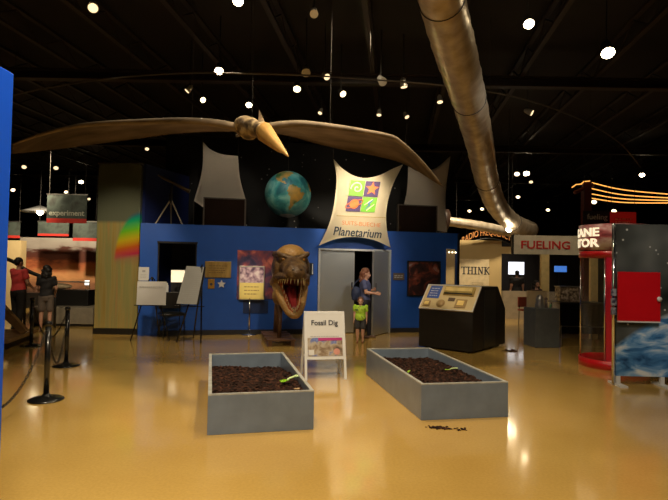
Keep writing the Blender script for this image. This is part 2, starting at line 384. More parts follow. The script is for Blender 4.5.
# window_1 : small lit window at the right end of the blue wall
c = WA+WE*((wx0+wx1)/2); c.z = wz0; ww = wx1-wx0; hh = wz1-wz0
win = bpy.data.objects.new('window_1', None); COL.objects.link(win); struct(win); win.location = c; win.rotation_euler = (0, 0, WRZ)
bm = B(); box(bm, 0, 0.06, 0.02, ww-0.02, 0.01, hh-0.04); mk('pane', bm, GLASS, win)
bm = B(); box(bm, -ww/2+0.008, 0.06, 0, 0.016, 0.06, hh); box(bm, ww/2+0.01, -0.025, -c.z+0.01, 0.04, 0.05, 2.42); mk('window_frame', bm, BLACK, win)
bulbm = M('small warm bulb', (1, 0.8, 0.5), 0.3, emit=2.5, ecol=(1, 0.78, 0.45))
for k in range(3):
    bm = B(); ell(bm, (-ww*0.3+k*ww*0.28, -0.035, hh*0.93), 0.02, 10); mk('bulb', bm, bulbm, win)
# corner post of the wall end
# ================================================================== BLUE PANEL in the left foreground
p1 = Vector((-1.475, 2.32, 0))
bm = B(); box(bm, 0, -0.75, 0.0, 0.04, 1.5, 2.435, bevel=0.004)
o = mk('blue_partition', bm, M('bright blue display board', (0.004, 0.10, 0.78), 0.5, 0, 0.04, 2, emit=0.0), loc=p1, rz=math.radians(-2)); tag(o, 'plain bright blue display panel cut off by the left edge', 'panel')
light('SPOT', 'added_spot', (-0.3, 0.2, 5.2), (-1.47, 1.9, 1.6), 230, color=(1, 0.92, 0.8), angle=50)  # added spot without a fixture, brightens the blue panel

# ================================================================== SHINY COLUMN
def holo_mat():
    m, nt, b = NT('holographic film'); b.inputs['Metallic'].default_value = 0.5; b.inputs['Roughness'].default_value = 0.25
    tc = N(nt, 'ShaderNodeTexCoord'); sp = N(nt, 'ShaderNodeSeparateXYZ'); nt.links.new(tc.outputs['Object'], sp.inputs[0])
    nz = N(nt, 'ShaderNodeTexNoise'); nz.inputs['Scale'].default_value = 1.6; nz.inputs['Detail'].default_value = 3
    mp = N(nt, 'ShaderNodeMapping'); mp.inputs['Scale'].default_value = (9, 9, 0.35); nt.links.new(tc.outputs['Object'], mp.inputs[0]); nt.links.new(mp.outputs[0], nz.inputs['Vector'])
    # gold and pale green brushed film
    cr = N(nt, 'ShaderNodeValToRGB'); st = [(0.3, (0.56, 0.40, 0.11)), (0.45, (0.60, 0.47, 0.17)), (0.58, (0.46, 0.45, 0.17)), (0.75, (0.66, 0.40, 0.15))]
    while len(cr.color_ramp.elements) < 4: cr.color_ramp.elements.new(0.5)
    for e, (p, c) in zip(cr.color_ramp.elements, st): e.position = p; e.color = (*c, 1)
    nt.links.new(nz.outputs['Fac'], cr.inputs['Fac'])
    # upper third turns darker and greenish
    up = N(nt, 'ShaderNodeMapRange'); up.inputs[1].default_value = 2.42; up.inputs[2].default_value = 2.50; nt.links.new(sp.outputs[2], up.inputs[0])
    m1 = N(nt, 'ShaderNodeMix', data_type='RGBA'); nt.links.new(up.outputs[0], m1.inputs[0]); nt.links.new(cr.outputs['Color'], m1.inputs[6]); m1.inputs[7].default_value = (0.20, 0.22, 0.15, 1)
    # rainbow arch diffracted by the film, painted into the base colour on the right
    rb = N(nt, 'ShaderNodeValToRGB'); rs = [(0.0, (0.55, 0.30, 0.16)), (0.10, (0.85, 0.05, 0.15)), (0.25, (0.95, 0.20, 0.03)), (0.42, (0.95, 0.75, 0.03)), (0.60, (0.25, 0.85, 0.04)), (0.78, (0.02, 0.60, 0.25)), (0.90, (0.03, 0.25, 0.35)), (1.0, (0.25, 0.24, 0.18))]
    while len(rb.color_ramp.elements) < len(rs): rb.color_ramp.elements.new(0.5)
    for e, (p, c) in zip(rb.color_ramp.elements, rs): e.position = p; e.color = (*c, 1)
    a = N(nt, 'ShaderNodeMath', operation='MULTIPLY_ADD'); a.inputs[1].default_value = -0.22; nt.links.new(sp.outputs[0], a.inputs[0]); nt.links.new(sp.outputs[2], a.inputs[2])
    rr = N(nt, 'ShaderNodeMapRange'); rr.inputs[1].default_value = 1.58; rr.inputs[2].default_value = 2.66; nt.links.new(a.outputs[0], rr.inputs[0])
    nt.links.new(rr.outputs[0], rb.inputs['Fac'])
    # mask : right half, z window, curved upper-left border
    x2 = N(nt, 'ShaderNodeMath', operation='SUBTRACT'); x2.inputs[1].default_value = 0.50; nt.links.new(sp.outputs[0], x2.inputs[0])
    x3 = N(nt, 'ShaderNodeMath', operation='DIVIDE'); x3.inputs[1].default_value = 0.58; nt.links.new(x2.outputs[0], x3.inputs[0])
    z2 = N(nt, 'ShaderNodeMath', operation='SUBTRACT'); z2.inputs[1].default_value = 1.55; nt.links.new(sp.outputs[2], z2.inputs[0])
    z3 = N(nt, 'ShaderNodeMath', operation='DIVIDE'); z3.inputs[1].default_value = 1.15; nt.links.new(z2.outputs[0], z3.inputs[0])
    xx = N(nt, 'ShaderNodeMath', operation='MULTIPLY'); nt.links.new(x3.outputs[0], xx.inputs[0]); nt.links.new(x3.outputs[0], xx.inputs[1])
    zz = N(nt, 'ShaderNodeMath', operation='MULTIPLY'); nt.links.new(z3.outputs[0], zz.inputs[0]); nt.links.new(z3.outputs[0], zz.inputs[1])
    ss = N(nt, 'ShaderNodeMath', operation='ADD'); nt.links.new(xx.outputs[0], ss.inputs[0]); nt.links.new(zz.outputs[0], ss.inputs[1])
    k = N(nt, 'ShaderNodeMapRange'); k.inputs[1].default_value = 0.86; k.inputs[2].default_value = 1.05; k.inputs[3].default_value = 1; k.inputs[4].default_value = 0; nt.links.new(ss.outputs[0], k.inputs[0])
    lo = N(nt, 'ShaderNodeMapRange'); lo.inputs[1].default_value = 1.50; lo.inputs[2].default_value = 1.78; nt.links.new(sp.outputs[2], lo.inputs[0])
    mk_ = N(nt, 'ShaderNodeMath', operation='MULTIPLY'); nt.links.new(k.outputs[0], mk_.inputs[0]); nt.links.new(lo.outputs[0], mk_.inputs[1])
    m2 = N(nt, 'ShaderNodeMix', data_type='RGBA'); nt.links.new(mk_.outputs[0], m2.inputs[0]); nt.links.new(m1.outputs[2], m2.inputs[6]); nt.links.new(rb.outputs['Color'], m2.inputs[7])
    nt.links.new(m2.outputs[2], b.inputs['Base Color'])
    bp = N(nt, 'ShaderNodeBump'); bp.inputs['Strength'].default_value = 0.12; bp.inputs['Distance'].default_value = 0.03
    nt.links.new(nz.outputs['Fac'], bp.inputs['Height']); nt.links.new(bp.outputs['Normal'], b.inputs['Normal'])
    return m
cl = atZ(93, 334, 0); cr_ = atZ(136.5, 335, 0)
c = (cl+cr_)/2; cw = (cr_-cl).length
t = thing('display_column', 'tall square column wrapped in rainbow holographic foil at the left end of the blue wall', 'column', (c.x, c.y+0.25, 0), 0)
bm = B(); box(bm, 0, 0, 0, cw, 0.5, 0.13); mk('plinth', bm, BLACK, t)
bm = B(); box(bm, 0, 0, 0.13, cw-0.03, 0.47, 3.62, bevel=0.006); mk('shaft', bm, holo_mat(), t)
bm = B(); box(bm, 0, 0, 3.75, cw, 0.5, 0.025); mk('cap_trim', bm, ALU, t)
light('SPOT', 'added_spot', (-3.2, 6.8, 5.2), (c.x, c.y, 1.4), 480, angle=34)  # extra spot added to brighten the foil column

# ================================================================== BACKGROUND, LEFT : mural, counters, banners
def yr_thing(name, label, cat, px, Y, rz=0, group=None):
    c, ww, hh = yrect(*px, Y); return thing(name, label, cat, c, rz, group), ww, hh
c, ww, hh = yrect(20, 239, 96, 288, 17.5); c.z = 0.55; hh += 0.05
mural = zramp_mat('desert canyon photo print', [(0.0, (0.10, 0.05, 0.03)), (0.15, (0.30, 0.13, 0.06)), (0.32, (0.62, 0.30, 0.12)), (0.50, (0.50, 0.14, 0.05)), (0.60, (0.12, 0.03, 0.015)), (0.74, (0.10, 0.03, 0.02)), (0.80, (0.35, 0.30, 0.26)), (1.0, (0.42, 0.38, 0.33))], 0, 1.9, 0.6, nscale=1.6, namt=0.22, stretch=(1, 1, 3))
bm = B(); box(bm, 0, 0, 0, ww, 0.06, 1.85); o = mk('canyon_mural', bm, mural, loc=(c.x, 17.5, 0.5)); tag(o, 'wide orange desert canyon mural behind the visitors at far left', 'mural')
bm = B(); box(bm, 0, 0, 0, 0.5, 0.3, 2.2); p = atY(14, 300, 16.5); o = mk('square_pillar', bm, CREAM, loc=(p.x, 16.5, 0)); tag(o, 'pale yellow square pillar left of the canyon mural', 'pillar')
bm = B(); box(bm, 0, 0, 0, 5.0, 0.4, 0.5); o = mk('mural_plinth', bm, BLACK, loc=(c.x, 17.5, 0)); tag(o, 'low black plinth under the orange canyon mural', 'plinth')
light('SPOT', 'added_spot', (-8.2, 14.2, 5.0), (-9.2, 17.4, 1.6), 700, angle=62)  # added spot, brightens the canyon mural
light('SPOT', 'added_spot', (-6.6, 9.0, 5.2), (-7.2, 11.9, 1.0), 130, angle=42)  # local spot added to brighten the visitor in red
# low grey platform and black display case on it
t, ww, hh = yr_thing('display_platform', 'low pale grey exhibit platform between the two visitors and the shiny column', 'platform', (30, 308, 94, 330), 12.7)
t.location.z = 0
bm = B(); box(bm, 0, 0.5, 0.06, ww, 1.1, 0.40, bevel=0.01); mk('platform_body', bm, M('pale grey laminate', (0.22, 0.19, 0.14), 0.5), t)
bm = B(); box(bm, 0, 0.5, 0, ww-0.05, 1.05, 0.06); mk('kickboard', bm, BLACK, t)
t, ww, hh = yr_thing('display_case', 'long black display case with a steel rail on the low grey platform', 'display case', (52, 280, 92, 308), 13.3)
t.location.z = 0.46
bm = B(); box(bm, 0, 0, 0, ww, 0.4, 0.40, bevel=0.01); mk('case_body', bm, BLACK, t)
bm = B(); tube(bm, [(-ww/2, -0.16, 0.40), (-ww/2, -0.16, 0.60), (ww/2, -0.16, 0.60), (ww/2, -0.16, 0.40)], 0.016, 8); mk('rail', bm, ALU, t)
t2 = thing('card_stand', 'small glowing white card on the black display case', 'card', (t.location.x+0.40, 13.25, 0.861), 0)
bm = B(); box(bm, 0, 0, 0.12, 0.12, 0.01, 0.12); mk('card', bm, M('lit white card', (0.9, 0.9, 0.85), 0.5, emit=0.8), t2)  # the card is no lamp, its brightness is added emission
bm = B(); cone(bm, (0, 0, 0), (0, 0, 0.12), 0.008); box(bm, 0, 0, 0, 0.08, 0.06, 0.006); mk('foot', bm, ALU, t2)
bm = B(); ell(bm, (0, 0, 0.08), (0.36, 0.13, 0.08), 20); ell(bm, (-0.2, 0, 0.10), (0.14, 0.1, 0.09)); bm = fuse(bm, 0.02)
o = mk('fossil_cast', bm, M('pale fossil plaster', (0.55, 0.42, 0.26), 0.7, 0, 0.2, 12, 0.3), loc=(t.location.x-0.35, 13.3, 0.858), smooth=True); tag(o, 'pale lumpy fossil cast lying on the black display case', 'fossil')
# curved black handrail at far left
pts = [atY(4, 258, 12.4), atY(14, 262, 12.4), atY(26, 270, 12.4), atY(40, 276, 12.4), atY(56, 281, 12.4)]
base = Vector((pts[0].x, 12.4, 0)); t = thing('handrail', 'thick curved black handrail behind the visitors at far left', 'handrail', base)
bm = B(); tube(bm, catmull([p-base for p in pts], 6), 0.045, 10); mk('rail', bm, BLACK, t, True)
for p in (pts[0], pts[2], pts[4]):
    q = p-base; bm = B(); cone(bm, (q.x, 0, 0), (q.x, 0, q.z), 0.03); mk('post', bm, BLACK, t, True)
# low wooden platform at left edge
t = thing('wooden_platform', 'low tan wooden platform at the left edge behind the chain posts', 'platform', (-6.55, 9.7, 0), math.radians(12))
WOODT = M('tan plywood', (0.38, 0.22, 0.09), 0.45, 0, 0.25, 5)
bm = B(); box(bm, 0, 0, 0.13, 1.5, 1.5, 0.07, bevel=0.008); mk('deck', bm, WOODT, t)
bm = B(); box(bm, 0, 0, 0, 1.3, 1.3, 0.13); mk('frame', bm, M('dark shadowed timber', (0.05, 0.03, 0.02), 0.7), t)  # dark box, its colour stands for the shadow under the deck
a = atY(3, 302, 9.9); b_ = atY(28, 327, 9.9)
t = thing('sloping_beam', 'pale wooden beam sloping down onto the tan platform at far left', 'beam', (b_.x-0.1, 9.9, 0.2))
bm = B(); dd = Vector((a.x-b_.x-0.2, 0, a.z-0.2)); cdir = dd.normalized()
prism(bm, [Vector((0, -0.05, 0.0)), Vector((0.10, -0.05, 0.06)), Vector((dd.x+0.1, -0.05, dd.z+0.17)), Vector((dd.x, -0.05, dd.z))], (0, 0.1, 0)); mk('beam', bm, WOODT, t)
bm = B(); box(bm, dd.x*0.85, 0, -0.0, 0.08, 0.08, dd.z*0.85); mk('prop', bm, WOODT, t)

def banner(px, Y, label, text=None, tcol=None, main=None, group='hanging hall banners'):
    c, ww, hh = yrect(*px, Y); t = thing('hanging_banner', label, 'banner', c, 0, group)
    bm = B(); box(bm, 0, 0, hh*0.16, ww, 0.015, hh*0.84); mk('print', bm, main or ramp_mat('dark banner photo', [(0.3, (0.02, 0.025, 0.022)), (0.5, (0.07, 0.09, 0.075)), (0.62, (0.03, 0.03, 0.025)), (0.8, (0.25, 0.2, 0.14))], 2.2, 0.7), t)
    bm = B(); box(bm, 0, 0, 0, ww, 0.02, hh*0.16); mk('red_hem', bm, REDB, t)
    bm = B(); box(bm, 0, 0, hh, ww+0.04, 0.03, 0.03); mk('top_bar', bm, ALU, t)
    for s in (-1, 1):
        bm = B(); cone(bm, (s*ww*0.45, 0, hh+0.02), (s*ww*0.45, 0, CZ-c.z-0.01), 0.006, seg=6); mk('suspension_wire', bm, WIRE, t)
    if text: mk('lettering', text_bm(text, None, ww*0.88, 0.012, Matrix.Translation((0, -0.014, hh*0.20)), bold=0.015), tcol, t)
    return t
EXPT = M('pale banner lettering', (0.45, 0.45, 0.36), 0.6)
banner((47, 195, 87, 223), 15.0, 'dark hanging banner reading experiment with a red lower hem', 'experiment', EXPT)
banner((38, 222, 69, 236), 16.5, 'small dark hanging banner just below left of the experiment banner', None)
banner((73, 222, 97, 241), 16.5, 'small dark hanging banner below right of the experiment banner, beside the foil column', None)
banner((6, 222, 20, 238), 16.5, 'small dark hanging banner at far left beside the blue panel', None)
light('SPOT', 'added_spot', (-7.5, 11.5, 5.2), (-8.4, 15.6, 2.8), 150, angle=50)  # added spot for the banners at left, no fixture
# white ceiling projector-like reflector at left
c = atY(40, 212, 18.0); bm = B(); lathe(bm, [(0.05, 0.22), (0.3, 0.12), (0.62, 0.0), (0.60, -0.01), (0.28, 0.09), (0.02, 0.16)], seg=24)
t = thing('pendant_lamp', 'wide flat white pendant lampshade left of the experiment banner', 'lamp', c)
mk('lamp_shade', bm, WHITEP, t, True); bm = B(); cone(bm, (0, 0, 0.2), (0, 0, CZ-c.z-0.01), 0.01, seg=6); mk('cord', bm, BLACK, t)
bm = B(); ell(bm, (0, 0, 0.0), 0.11, 12); mk('bulb', bm, M('pendant bulb', (1, .9, .7), .3, emit=14, ecol=(1, .82, .5)), t)

# ================================================================== PEOPLE
def lofte(bm, secs, seg=20):     # elliptical sections: (x, y, z, rx, ry)
    rings = [[bm.verts.new((x+rx*math.cos(2*PI*k/seg), y+ry*math.sin(2*PI*k/seg), z)) for k in range(seg)] for x, y, z, rx, ry in secs]
    for r, s in zip(rings, rings[1:]):
        for k in range(seg): bm.faces.new((r[k], r[(k+1) % seg], s[(k+1) % seg], s[k]))
    bm.faces.new(rings[0]); bm.faces.new(rings[-1])
def person(label, loc, rz, H, pose, cols, group=None, child=False, hs=1.0, bulk=1.0, voxel=0.009, shorts=False, sleeve=0.55, hair='long', skirt=False):
    """figure about 1.70 m tall facing -Y, scaled to H; pose: elbows, wrists, knees, ankles per side"""
    t = thing('person', label, 'person', loc, rz, group); k = H/1.70
    S = Matrix.Scale(k, 4)
    hz = 1.60 if not child else 1.545
    nz = 1.45 if not child else 1.40
    sh = 0.165*bulk; hip = 0.085*bulk
    Lp = {}
    for s in (-1, 1):
        nm = 'L' if s > 0 else 'R'
        Lp['sh'+nm] = Vector((s*sh, 0.0, nz-0.06)); Lp['hip'+nm] = Vector((s*hip, 0, 0.90))
        Lp['el'+nm] = Vector(pose.get('el'+nm, (s*0.23, 0.03, 1.12))); Lp['wr'+nm] = Vector(pose.get('wr'+nm, (s*0.25, -0.04, 0.87)))
        Lp['kn'+nm] = Vector(pose.get('kn'+nm, (s*0.10, -0.01, 0.49))); Lp['an'+nm] = Vector(pose.get('an'+nm, (s*0.10, 0.02, 0.085)))
    turn = pose.get('head', 0.0)
    RH = Matrix.Translation((0, pose.get('hy', 0), hz)) @ Matrix.Rotation(turn, 4, 'Z') @ Matrix.Rotation(pose.get('nod', 0), 4, 'X') @ Matrix.Scale(hs, 4)
    def torso(bm, g=0.0, z0=0.84, z1=None):
        secs = [(0, 0.005, 0.84, 0.12, 0.09), (0, 0.005, 0.92, 0.158, 0.108), (0, 0, 1.00, 0.148, 0.10), (0, 0, 1.10, 0.128, 0.092), (0, -0.005, 1.22, 0.148, 0.108), (0, 0, nz-0.12, 0.160, 0.108), (0, 0, nz-0.05, 0.150, 0.085), (0, 0.005, nz-0.01, 0.075, 0.06)]
        if child: secs = [(x, y-0.01, z, rx*0.98, ry*1.18) for x, y, z, rx, ry in secs]
        secs = [(x, y, z, (rx+g)*bulk, (ry+g)*bulk) for x, y, z, rx, ry in secs if z >= z0-1e-6]
        lofte(bm, secs)
    def arm(bm, nm, g=0.0, f=1.0):
        a, e, wv = Lp['sh'+nm], Lp['el'+nm], Lp['wr'+nm]
        if f <= 1.0 and g > 0:
            cap(bm, a, 0.052*bulk+g, a.lerp(e, f), 0.044*bulk+g)
        else:
            cap(bm, a, 0.052*bulk+g, e, 0.038*bulk+g); cap(bm, e, 0.038*bulk+g, wv, 0.025+g)
    def legs(bm, g=0.0, f=2.0):
        for nm in 'LR':
            h, kn, an = Lp['hip'+nm], Lp['kn'+nm], Lp['an'+nm]
            if f < 1: cap(bm, h, 0.082*bulk+g, h.lerp(kn, f), 0.066*bulk+g*1.6)
            else:
                cap(bm, h, 0.082*bulk+g, kn, 0.052*bulk+g); cap(bm, kn, 0.052*bulk+g, kn.lerp(an, 0.35)+Vector((0, 0.015, 0)), 0.050*bulk+g)
                cap(bm, kn.lerp(an, 0.35)+Vector((0, 0.015, 0)), 0.050*bulk+g, an, 0.033+g)
    bm = B(); torso(bm); arm(bm, 'L'); arm(bm, 'R'); legs(bm)
    cap(bm, (0, 0.01, nz-0.04), 0.055, (0, pose.get('hy', 0)*0.7, hz-0.08), 0.05)
    for nm in 'LR':
        an = Lp['an'+nm]; cap(bm, an+Vector((0, 0.02, -0.04)), 0.034, an+Vector((0, -0.15, -0.055)), 0.026)
        # hand: palm, four fingers, thumb
        wv = Lp['wr'+nm]; d = (wv-Lp['el'+nm]).normalized(); s = 1 if nm == 'L' else -1
        side = d.cross(Vector((s, 0, 0)))
        if side.length < 0.2: side = d.cross(Vector((0, 1, 0)))
        side.normalize(); nrm = side.cross(d).normalized()
        palm = wv+d*0.05
        for j in range(3): cap(bm, wv+side*(j-1)*0.015, 0.018, wv+d*0.085+side*(j-1)*0.024, 0.015, 8)
        cur = pose.get('curl', 0.5)
        for j, ln in enumerate((0.070, 0.080, 0.075, 0.058)):
            b0 = wv+d*0.085+side*((j-1.5)*0.021); b1 = b0+(d+nrm*cur*-s*0.5).normalized()*ln*0.5; b2 = b1+(d+nrm*cur*-s*1.6).normalized()*ln*0.5
            cap(bm, b0, 0.0095, b1, 0.009, 8); cap(bm, b1, 0.009, b2, 0.008, 8)
        t0 = wv+d*0.03-side*0.025; cap(bm, t0, 0.013, t0+(d-side*0.9).normalized()*0.045, 0.010, 8); cap(bm, t0+(d-side*0.9).normalized()*0.045, 0.010, t0+(d-side*0.9).normalized()*0.045+d*0.03, 0.009, 8)
    # head with face
    hb = B(); ell(hb, (0, 0.012, 0.02), (0.074, 0.092, 0.092), 24); ell(hb, (0, -0.03, -0.045), (0.055, 0.058, 0.062)); ell(hb, (0, -0.052, -0.085), (0.026, 0.026, 0.022))
    cap(hb, (0, -0.082, 0.012), 0.009, (0, -0.104, -0.022), 0.014, 10); ell(hb, (0, -0.087, -0.052), (0.024, 0.010, 0.009), 12)
    for s in (-1, 1):
        ell(hb, (s*0.030, -0.072, 0.030), (0.020, 0.012, 0.008), 10); ell(hb, (s*0.078, 0.01, 0.0), (0.009, 0.020, 0.031), 12); ell(hb, (s*0.038, -0.058, -0.03), (0.022, 0.02, 0.022), 10)
    hb.transform(RH); me = bpy.data.meshes.new('h'); hb.to_mesh(me); hb.free(); bm.from_mesh(me); bpy.data.meshes.remove(me)
    bm = fuse(bm, voxel, 3); bm.transform(S); mk('body', bm, SKIN, t, True)
    bm = B()
    for s in (-1, 1): ell(bm, RH @ Vector((s*0.031, -0.078, 0.012)), 0.010, 8)
    bm.transform(S); mk('eyes', bm, M('dark eyes', (0.03, 0.02, 0.015), 0.2), t, True)
    bm = B(); ell(bm, RH @ Vector((0, -0.094, -0.052)), (0.022, 0.006, 0.006), 10); bm.transform(S); mk('lips', bm, M('lips', (0.45, 0.10, 0.09), 0.4), t, True)
    # clothes
    bm = B(); torso(bm, 0.014, 0.90 if not child else 0.84); arm(bm, 'L', 0.016, sleeve); arm(bm, 'R', 0.016, sleeve); bm = fuse(bm, voxel*1.3, 4)
    for v in bm.verts: v.co += v.normal*(0.004*math.sin(v.co.z*34+v.co.x*15))
    bm.transform(S); mk('shirt', bm, cols['shirt'], t, True)
    bm = B(); lofte(bm, [(0, 0.005, 0.80, 0.12*bulk, 0.10*bulk), (0, 0.005, 0.90, 0.172*bulk, 0.125*bulk), (0, 0, 1.0, 0.155*bulk, 0.112*bulk)]); legs(bm, 0.016, 0.75 if shorts else 2.0)
    bm = fuse(bm, voxel*1.3, 4); bm.transform(S); mk('shorts' if shorts else 'trousers', bm, cols['legs'], t, True)
    for nm in 'LR':
        an = Lp['an'+nm]; bm = B(); cap(bm, an+Vector((0, 0.025, -0.045)), 0.040, an+Vector((0, -0.15, -0.052)), 0.033)
        bm = fuse(bm, 0.01, 2); bm.transform(S)
        for v in bm.verts: v.co.z = max(v.co.z, 0.0)
        mk('shoe', bm, cols['shoes'], t, True)
    bm = B(); ell(bm, (0, 0.025, 0.045), (0.086, 0.098, 0.085), 22)
    if hair == 'long':
        for i in range(46):
            a = random.uniform(-0.35, PI+0.35); zz = random.uniform(-0.19, 0.02); rr_ = 0.088+0.015*random.random(); ell(bm, (rr_*math.cos(a), 0.03+rr_*math.sin(a), zz), (0.032, 0.032, 0.038), 8)
        ell(bm, (0, 0.085, -0.09), (0.088, 0.055, 0.13)); ell(bm, (0, 0.03, 0.06), (0.092, 0.10, 0.085))
    else: ell(bm, (0, 0.05, 0.0), (0.078, 0.065, 0.07))
    for v in list(bm.verts):
        if v.co.y < -0.045 and v.co.z < 0.065: v.co.y = -0.045
    bm = fuse(bm, 0.011, 2)
    for v in bm.verts: v.co += v.normal*0.006*noise.noise(v.co*60)
    bm.transform(S @ RH); mk('hair', bm, cols['hair'], t, True)
    return t, S, Lp
HAIRR = M('auburn hair', (0.16, 0.055, 0.025), 0.5, 0, 0.4, 60); HAIRD = M('dark brown hair', (0.012, 0.009, 0.008), 0.5, 0, 0.3, 60)
wp = atZ(364, 337, 0)
wp = Vector((atY(365, 300, 11.55).x, 11.55, 0))
t, S, Lp = person('woman in a purple-grey T-shirt with wavy auburn hair pulling open the steel door', wp, math.radians(78), 1.50,
    dict(elR=(-0.23, -0.06, 1.15), wrR=(-0.17, -0.27, 1.13), elL=(0.22, 0.0, 1.13), wrL=(0.12, -0.17, 1.2), curl=0.9, nod=0.12, hy=-0.02, head=0.1, anL=(0.10, -0.10, 0.085), knL=(0.10, -0.08, 0.49)),
    dict(shirt=M('purple grey T-shirt', (0.065, 0.075, 0.17), 0.8, 0, 0.15, 14), legs=M('black trousers', (0.012, 0.012, 0.02), 0.8), shoes=M('brown sandals', (0.10, 0.05, 0.03), 0.5), hair=HAIRR), bulk=1.18, hs=1.08)
# shoulder bag, carried
bt = thing('shoulder_bag', 'dark navy shoulder bag hanging at the back of the auburn-haired woman', 'bag', wp+Vector((-0.20, -0.06, 0.80)), math.radians(10))
NAVY = M('navy bag cloth', (0.012, 0.02, 0.06), 0.7, 0, 0.2, 20, 0.2)
bm = B(); ell(bm, (0, 0, 0.17), (0.115, 0.10, 0.17), 20); box(bm, 0, 0, 0.03, 0.19, 0.15, 0.16, bevel=0.03); bm = fuse(bm, 0.012, 6); mk('bag_body', bm, NAVY, bt, True)
bm = B(); tube(bm, catmull([(-0.07, 0, 0.28), (-0.02, 0.0, 0.42), (0.12, -0.02, 0.52), (0.20, 0.0, 0.44), (0.10, 0.02, 0.27)], 6), 0.012, 8); mk('strap', bm, NAVY, bt, True)
cp = atZ(360, 342.5, 0)
person('small child in a lime green T-shirt and dark shorts standing before the steel door', cp, math.radians(-8), 0.94,
    dict(elL=(0.225, 0.02, 1.10), wrL=(0.24, -0.05, 0.84), elR=(-0.225, 0.02, 1.10), wrR=(-0.235, -0.06, 0.84), head=0.15, nod=0.1),
    dict(shirt=ramp_mat('lime print T-shirt', [(0.4, (0.28, 0.55, 0.03)), (0.55, (0.45, 0.65, 0.05)), (0.66, (0.10, 0.22, 0.04))], 14, 0.8), legs=M('charcoal shorts', (0.035, 0.035, 0.04), 0.8), shoes=M('red-brown child sandals', (0.22, 0.08, 0.04), 0.5), hair=M('short brown hair', (0.12, 0.05, 0.025), 0.6, 0, 0.3, 60)),
    child=True, hs=1.32, bulk=1.28, shorts=True, hair='short')
rp = Vector((atY(18, 300, 11.9).x, 11.9, 0))
person('visitor in a red T-shirt and black trousers seen from behind at far left', rp, math.radians(158), 1.62,
    dict(elL=(0.24, -0.08, 1.13), wrL=(0.18, -0.26, 1.08), elR=(-0.24, -0.05, 1.13), wrR=(-0.2, -0.22, 1.0), nod=0.2),
    dict(shirt=M('coral red T-shirt', (0.75, 0.07, 0.07), 0.8, 0, 0.12, 10), legs=M('black cotton trousers', (0.012, 0.010, 0.010), 0.8), shoes=BLACK, hair=HAIRD), bulk=1.18, voxel=0.011, hair='short')
sp_ = Vector((atY(46, 300, 11.6).x, 11.6, 0))
person('young visitor with long dark hair, black top and grey shorts left of the foil column', sp_, math.radians(200), 1.46,
    dict(elL=(0.22, -0.06, 1.12), wrL=(0.16, -0.22, 1.02), elR=(-0.22, -0.04, 1.12), wrR=(-0.18, -0.20, 0.98)),
    dict(shirt=M('black top', (0.010, 0.009, 0.010), 0.8), legs=M('grey shorts', (0.13, 0.10, 0.08), 0.8), shoes=M('tan shoes', (0.2, 0.12, 0.07), 0.6), hair=HAIRD), bulk=1.0, voxel=0.011, shorts=True)

# ================================================================== CHAIN POSTS
def stanchion(px, py, label):
    g = atZ(px, py, 0); t = thing('chain_post', label, 'post', g, 0, 'black chain barrier posts')
    bm = B(); lathe(bm, [(0.19, 0.0), (0.19, 0.012), (0.16, 0.028), (0.08, 0.045), (0.045, 0.05), (0.04, 0.07)], seg=32); mk('base', bm, BLKMETAL, t, True)
    bm = B(); cone(bm, (0, 0, 0.05), (0, 0, 0.86), 0.031, 0.031, 20); mk('pole', bm, BLKMETAL, t, True)
    bm = B(); lathe(bm, [(0.031, 0.84), (0.040, 0.85), (0.040, 0.885), (0.034, 0.895), (0.01, 0.90)], seg=20); mk('collar', bm, BLKMETAL, t, True)
    return g
gA = stanchion(46, 400, 'nearest black chain post, standing alone in front of the other two')
gB = stanchion(66, 366, 'black chain post nearest the foil column')
gC = stanchion(31, 346, 'farthest black chain post, beside the tan wooden platform')
gD = Vector((-3.05, 4.0, 0))
def chain(a, b, sag, label, za=0.80, zb=0.80):
    bm = B(); pts = []; n = 60
    a = Vector((a.x, a.y, za)); b = Vector((b.x, b.y, zb)); d = (b-a); d.z = 0; d.normalize()
    a = a+d*0.05; b = b-d*0.05
    L = (b-a).length; n = int(L/0.036)+int(sag*6)
    for i in range(n+1):
        u = i/n; p = a.lerp(b, u); p.z -= 4*sag*u*(1-u); pts.append(p)
    for i in range(n):
        p, q = pts[i], pts[i+1]; m = (p+q)/2; dr = (q-p); rot = dr.to_track_quat('X', 'Z').to_matrix().to_4x4() @ Matrix.Rotation(PI/2*(i % 2), 4, 'X')
        ring = []
        for k in range(10):
            th = 2*PI*k/10; ring.append(Matrix.Translation(m) @ rot @ Vector((0.026*math.cos(th), 0.014*math.sin(th), 0)))
        ring.append(ring[0]); tube(bm, ring, 0.0042, 5, False)
    bm.transform(Matrix.Translation(-pts[0]))
    o = mk('barrier_chain', bm, M('dark link chain', (0.02, 0.018, 0.016), 0.35, 0.5), loc=pts[0]); return tag(o, label, 'chain')
chain(gA, gB, 0.55, 'black chain sagging between the nearest and the middle chain post')
chain(gB, gC, 0.50, 'black chain sagging between the two farther chain posts')
chain(gA, gD, 0.62, 'black chain running from the nearest post out of the left edge')
gDt = thing('chain_post', 'black chain post behind the blue panel at the left edge', 'post', gD, 0, 'black chain barrier posts')
bm = B(); lathe(bm, [(0.19, 0.0), (0.19, 0.012), (0.16, 0.028), (0.08, 0.045), (0.045, 0.05), (0.04, 0.07)], seg=32); mk('base', bm, BLKMETAL, gDt, True)
bm = B(); cone(bm, (0, 0, 0.05), (0, 0, 0.9), 0.031, 0.031, 20); mk('pole', bm, BLKMETAL, gDt, True)

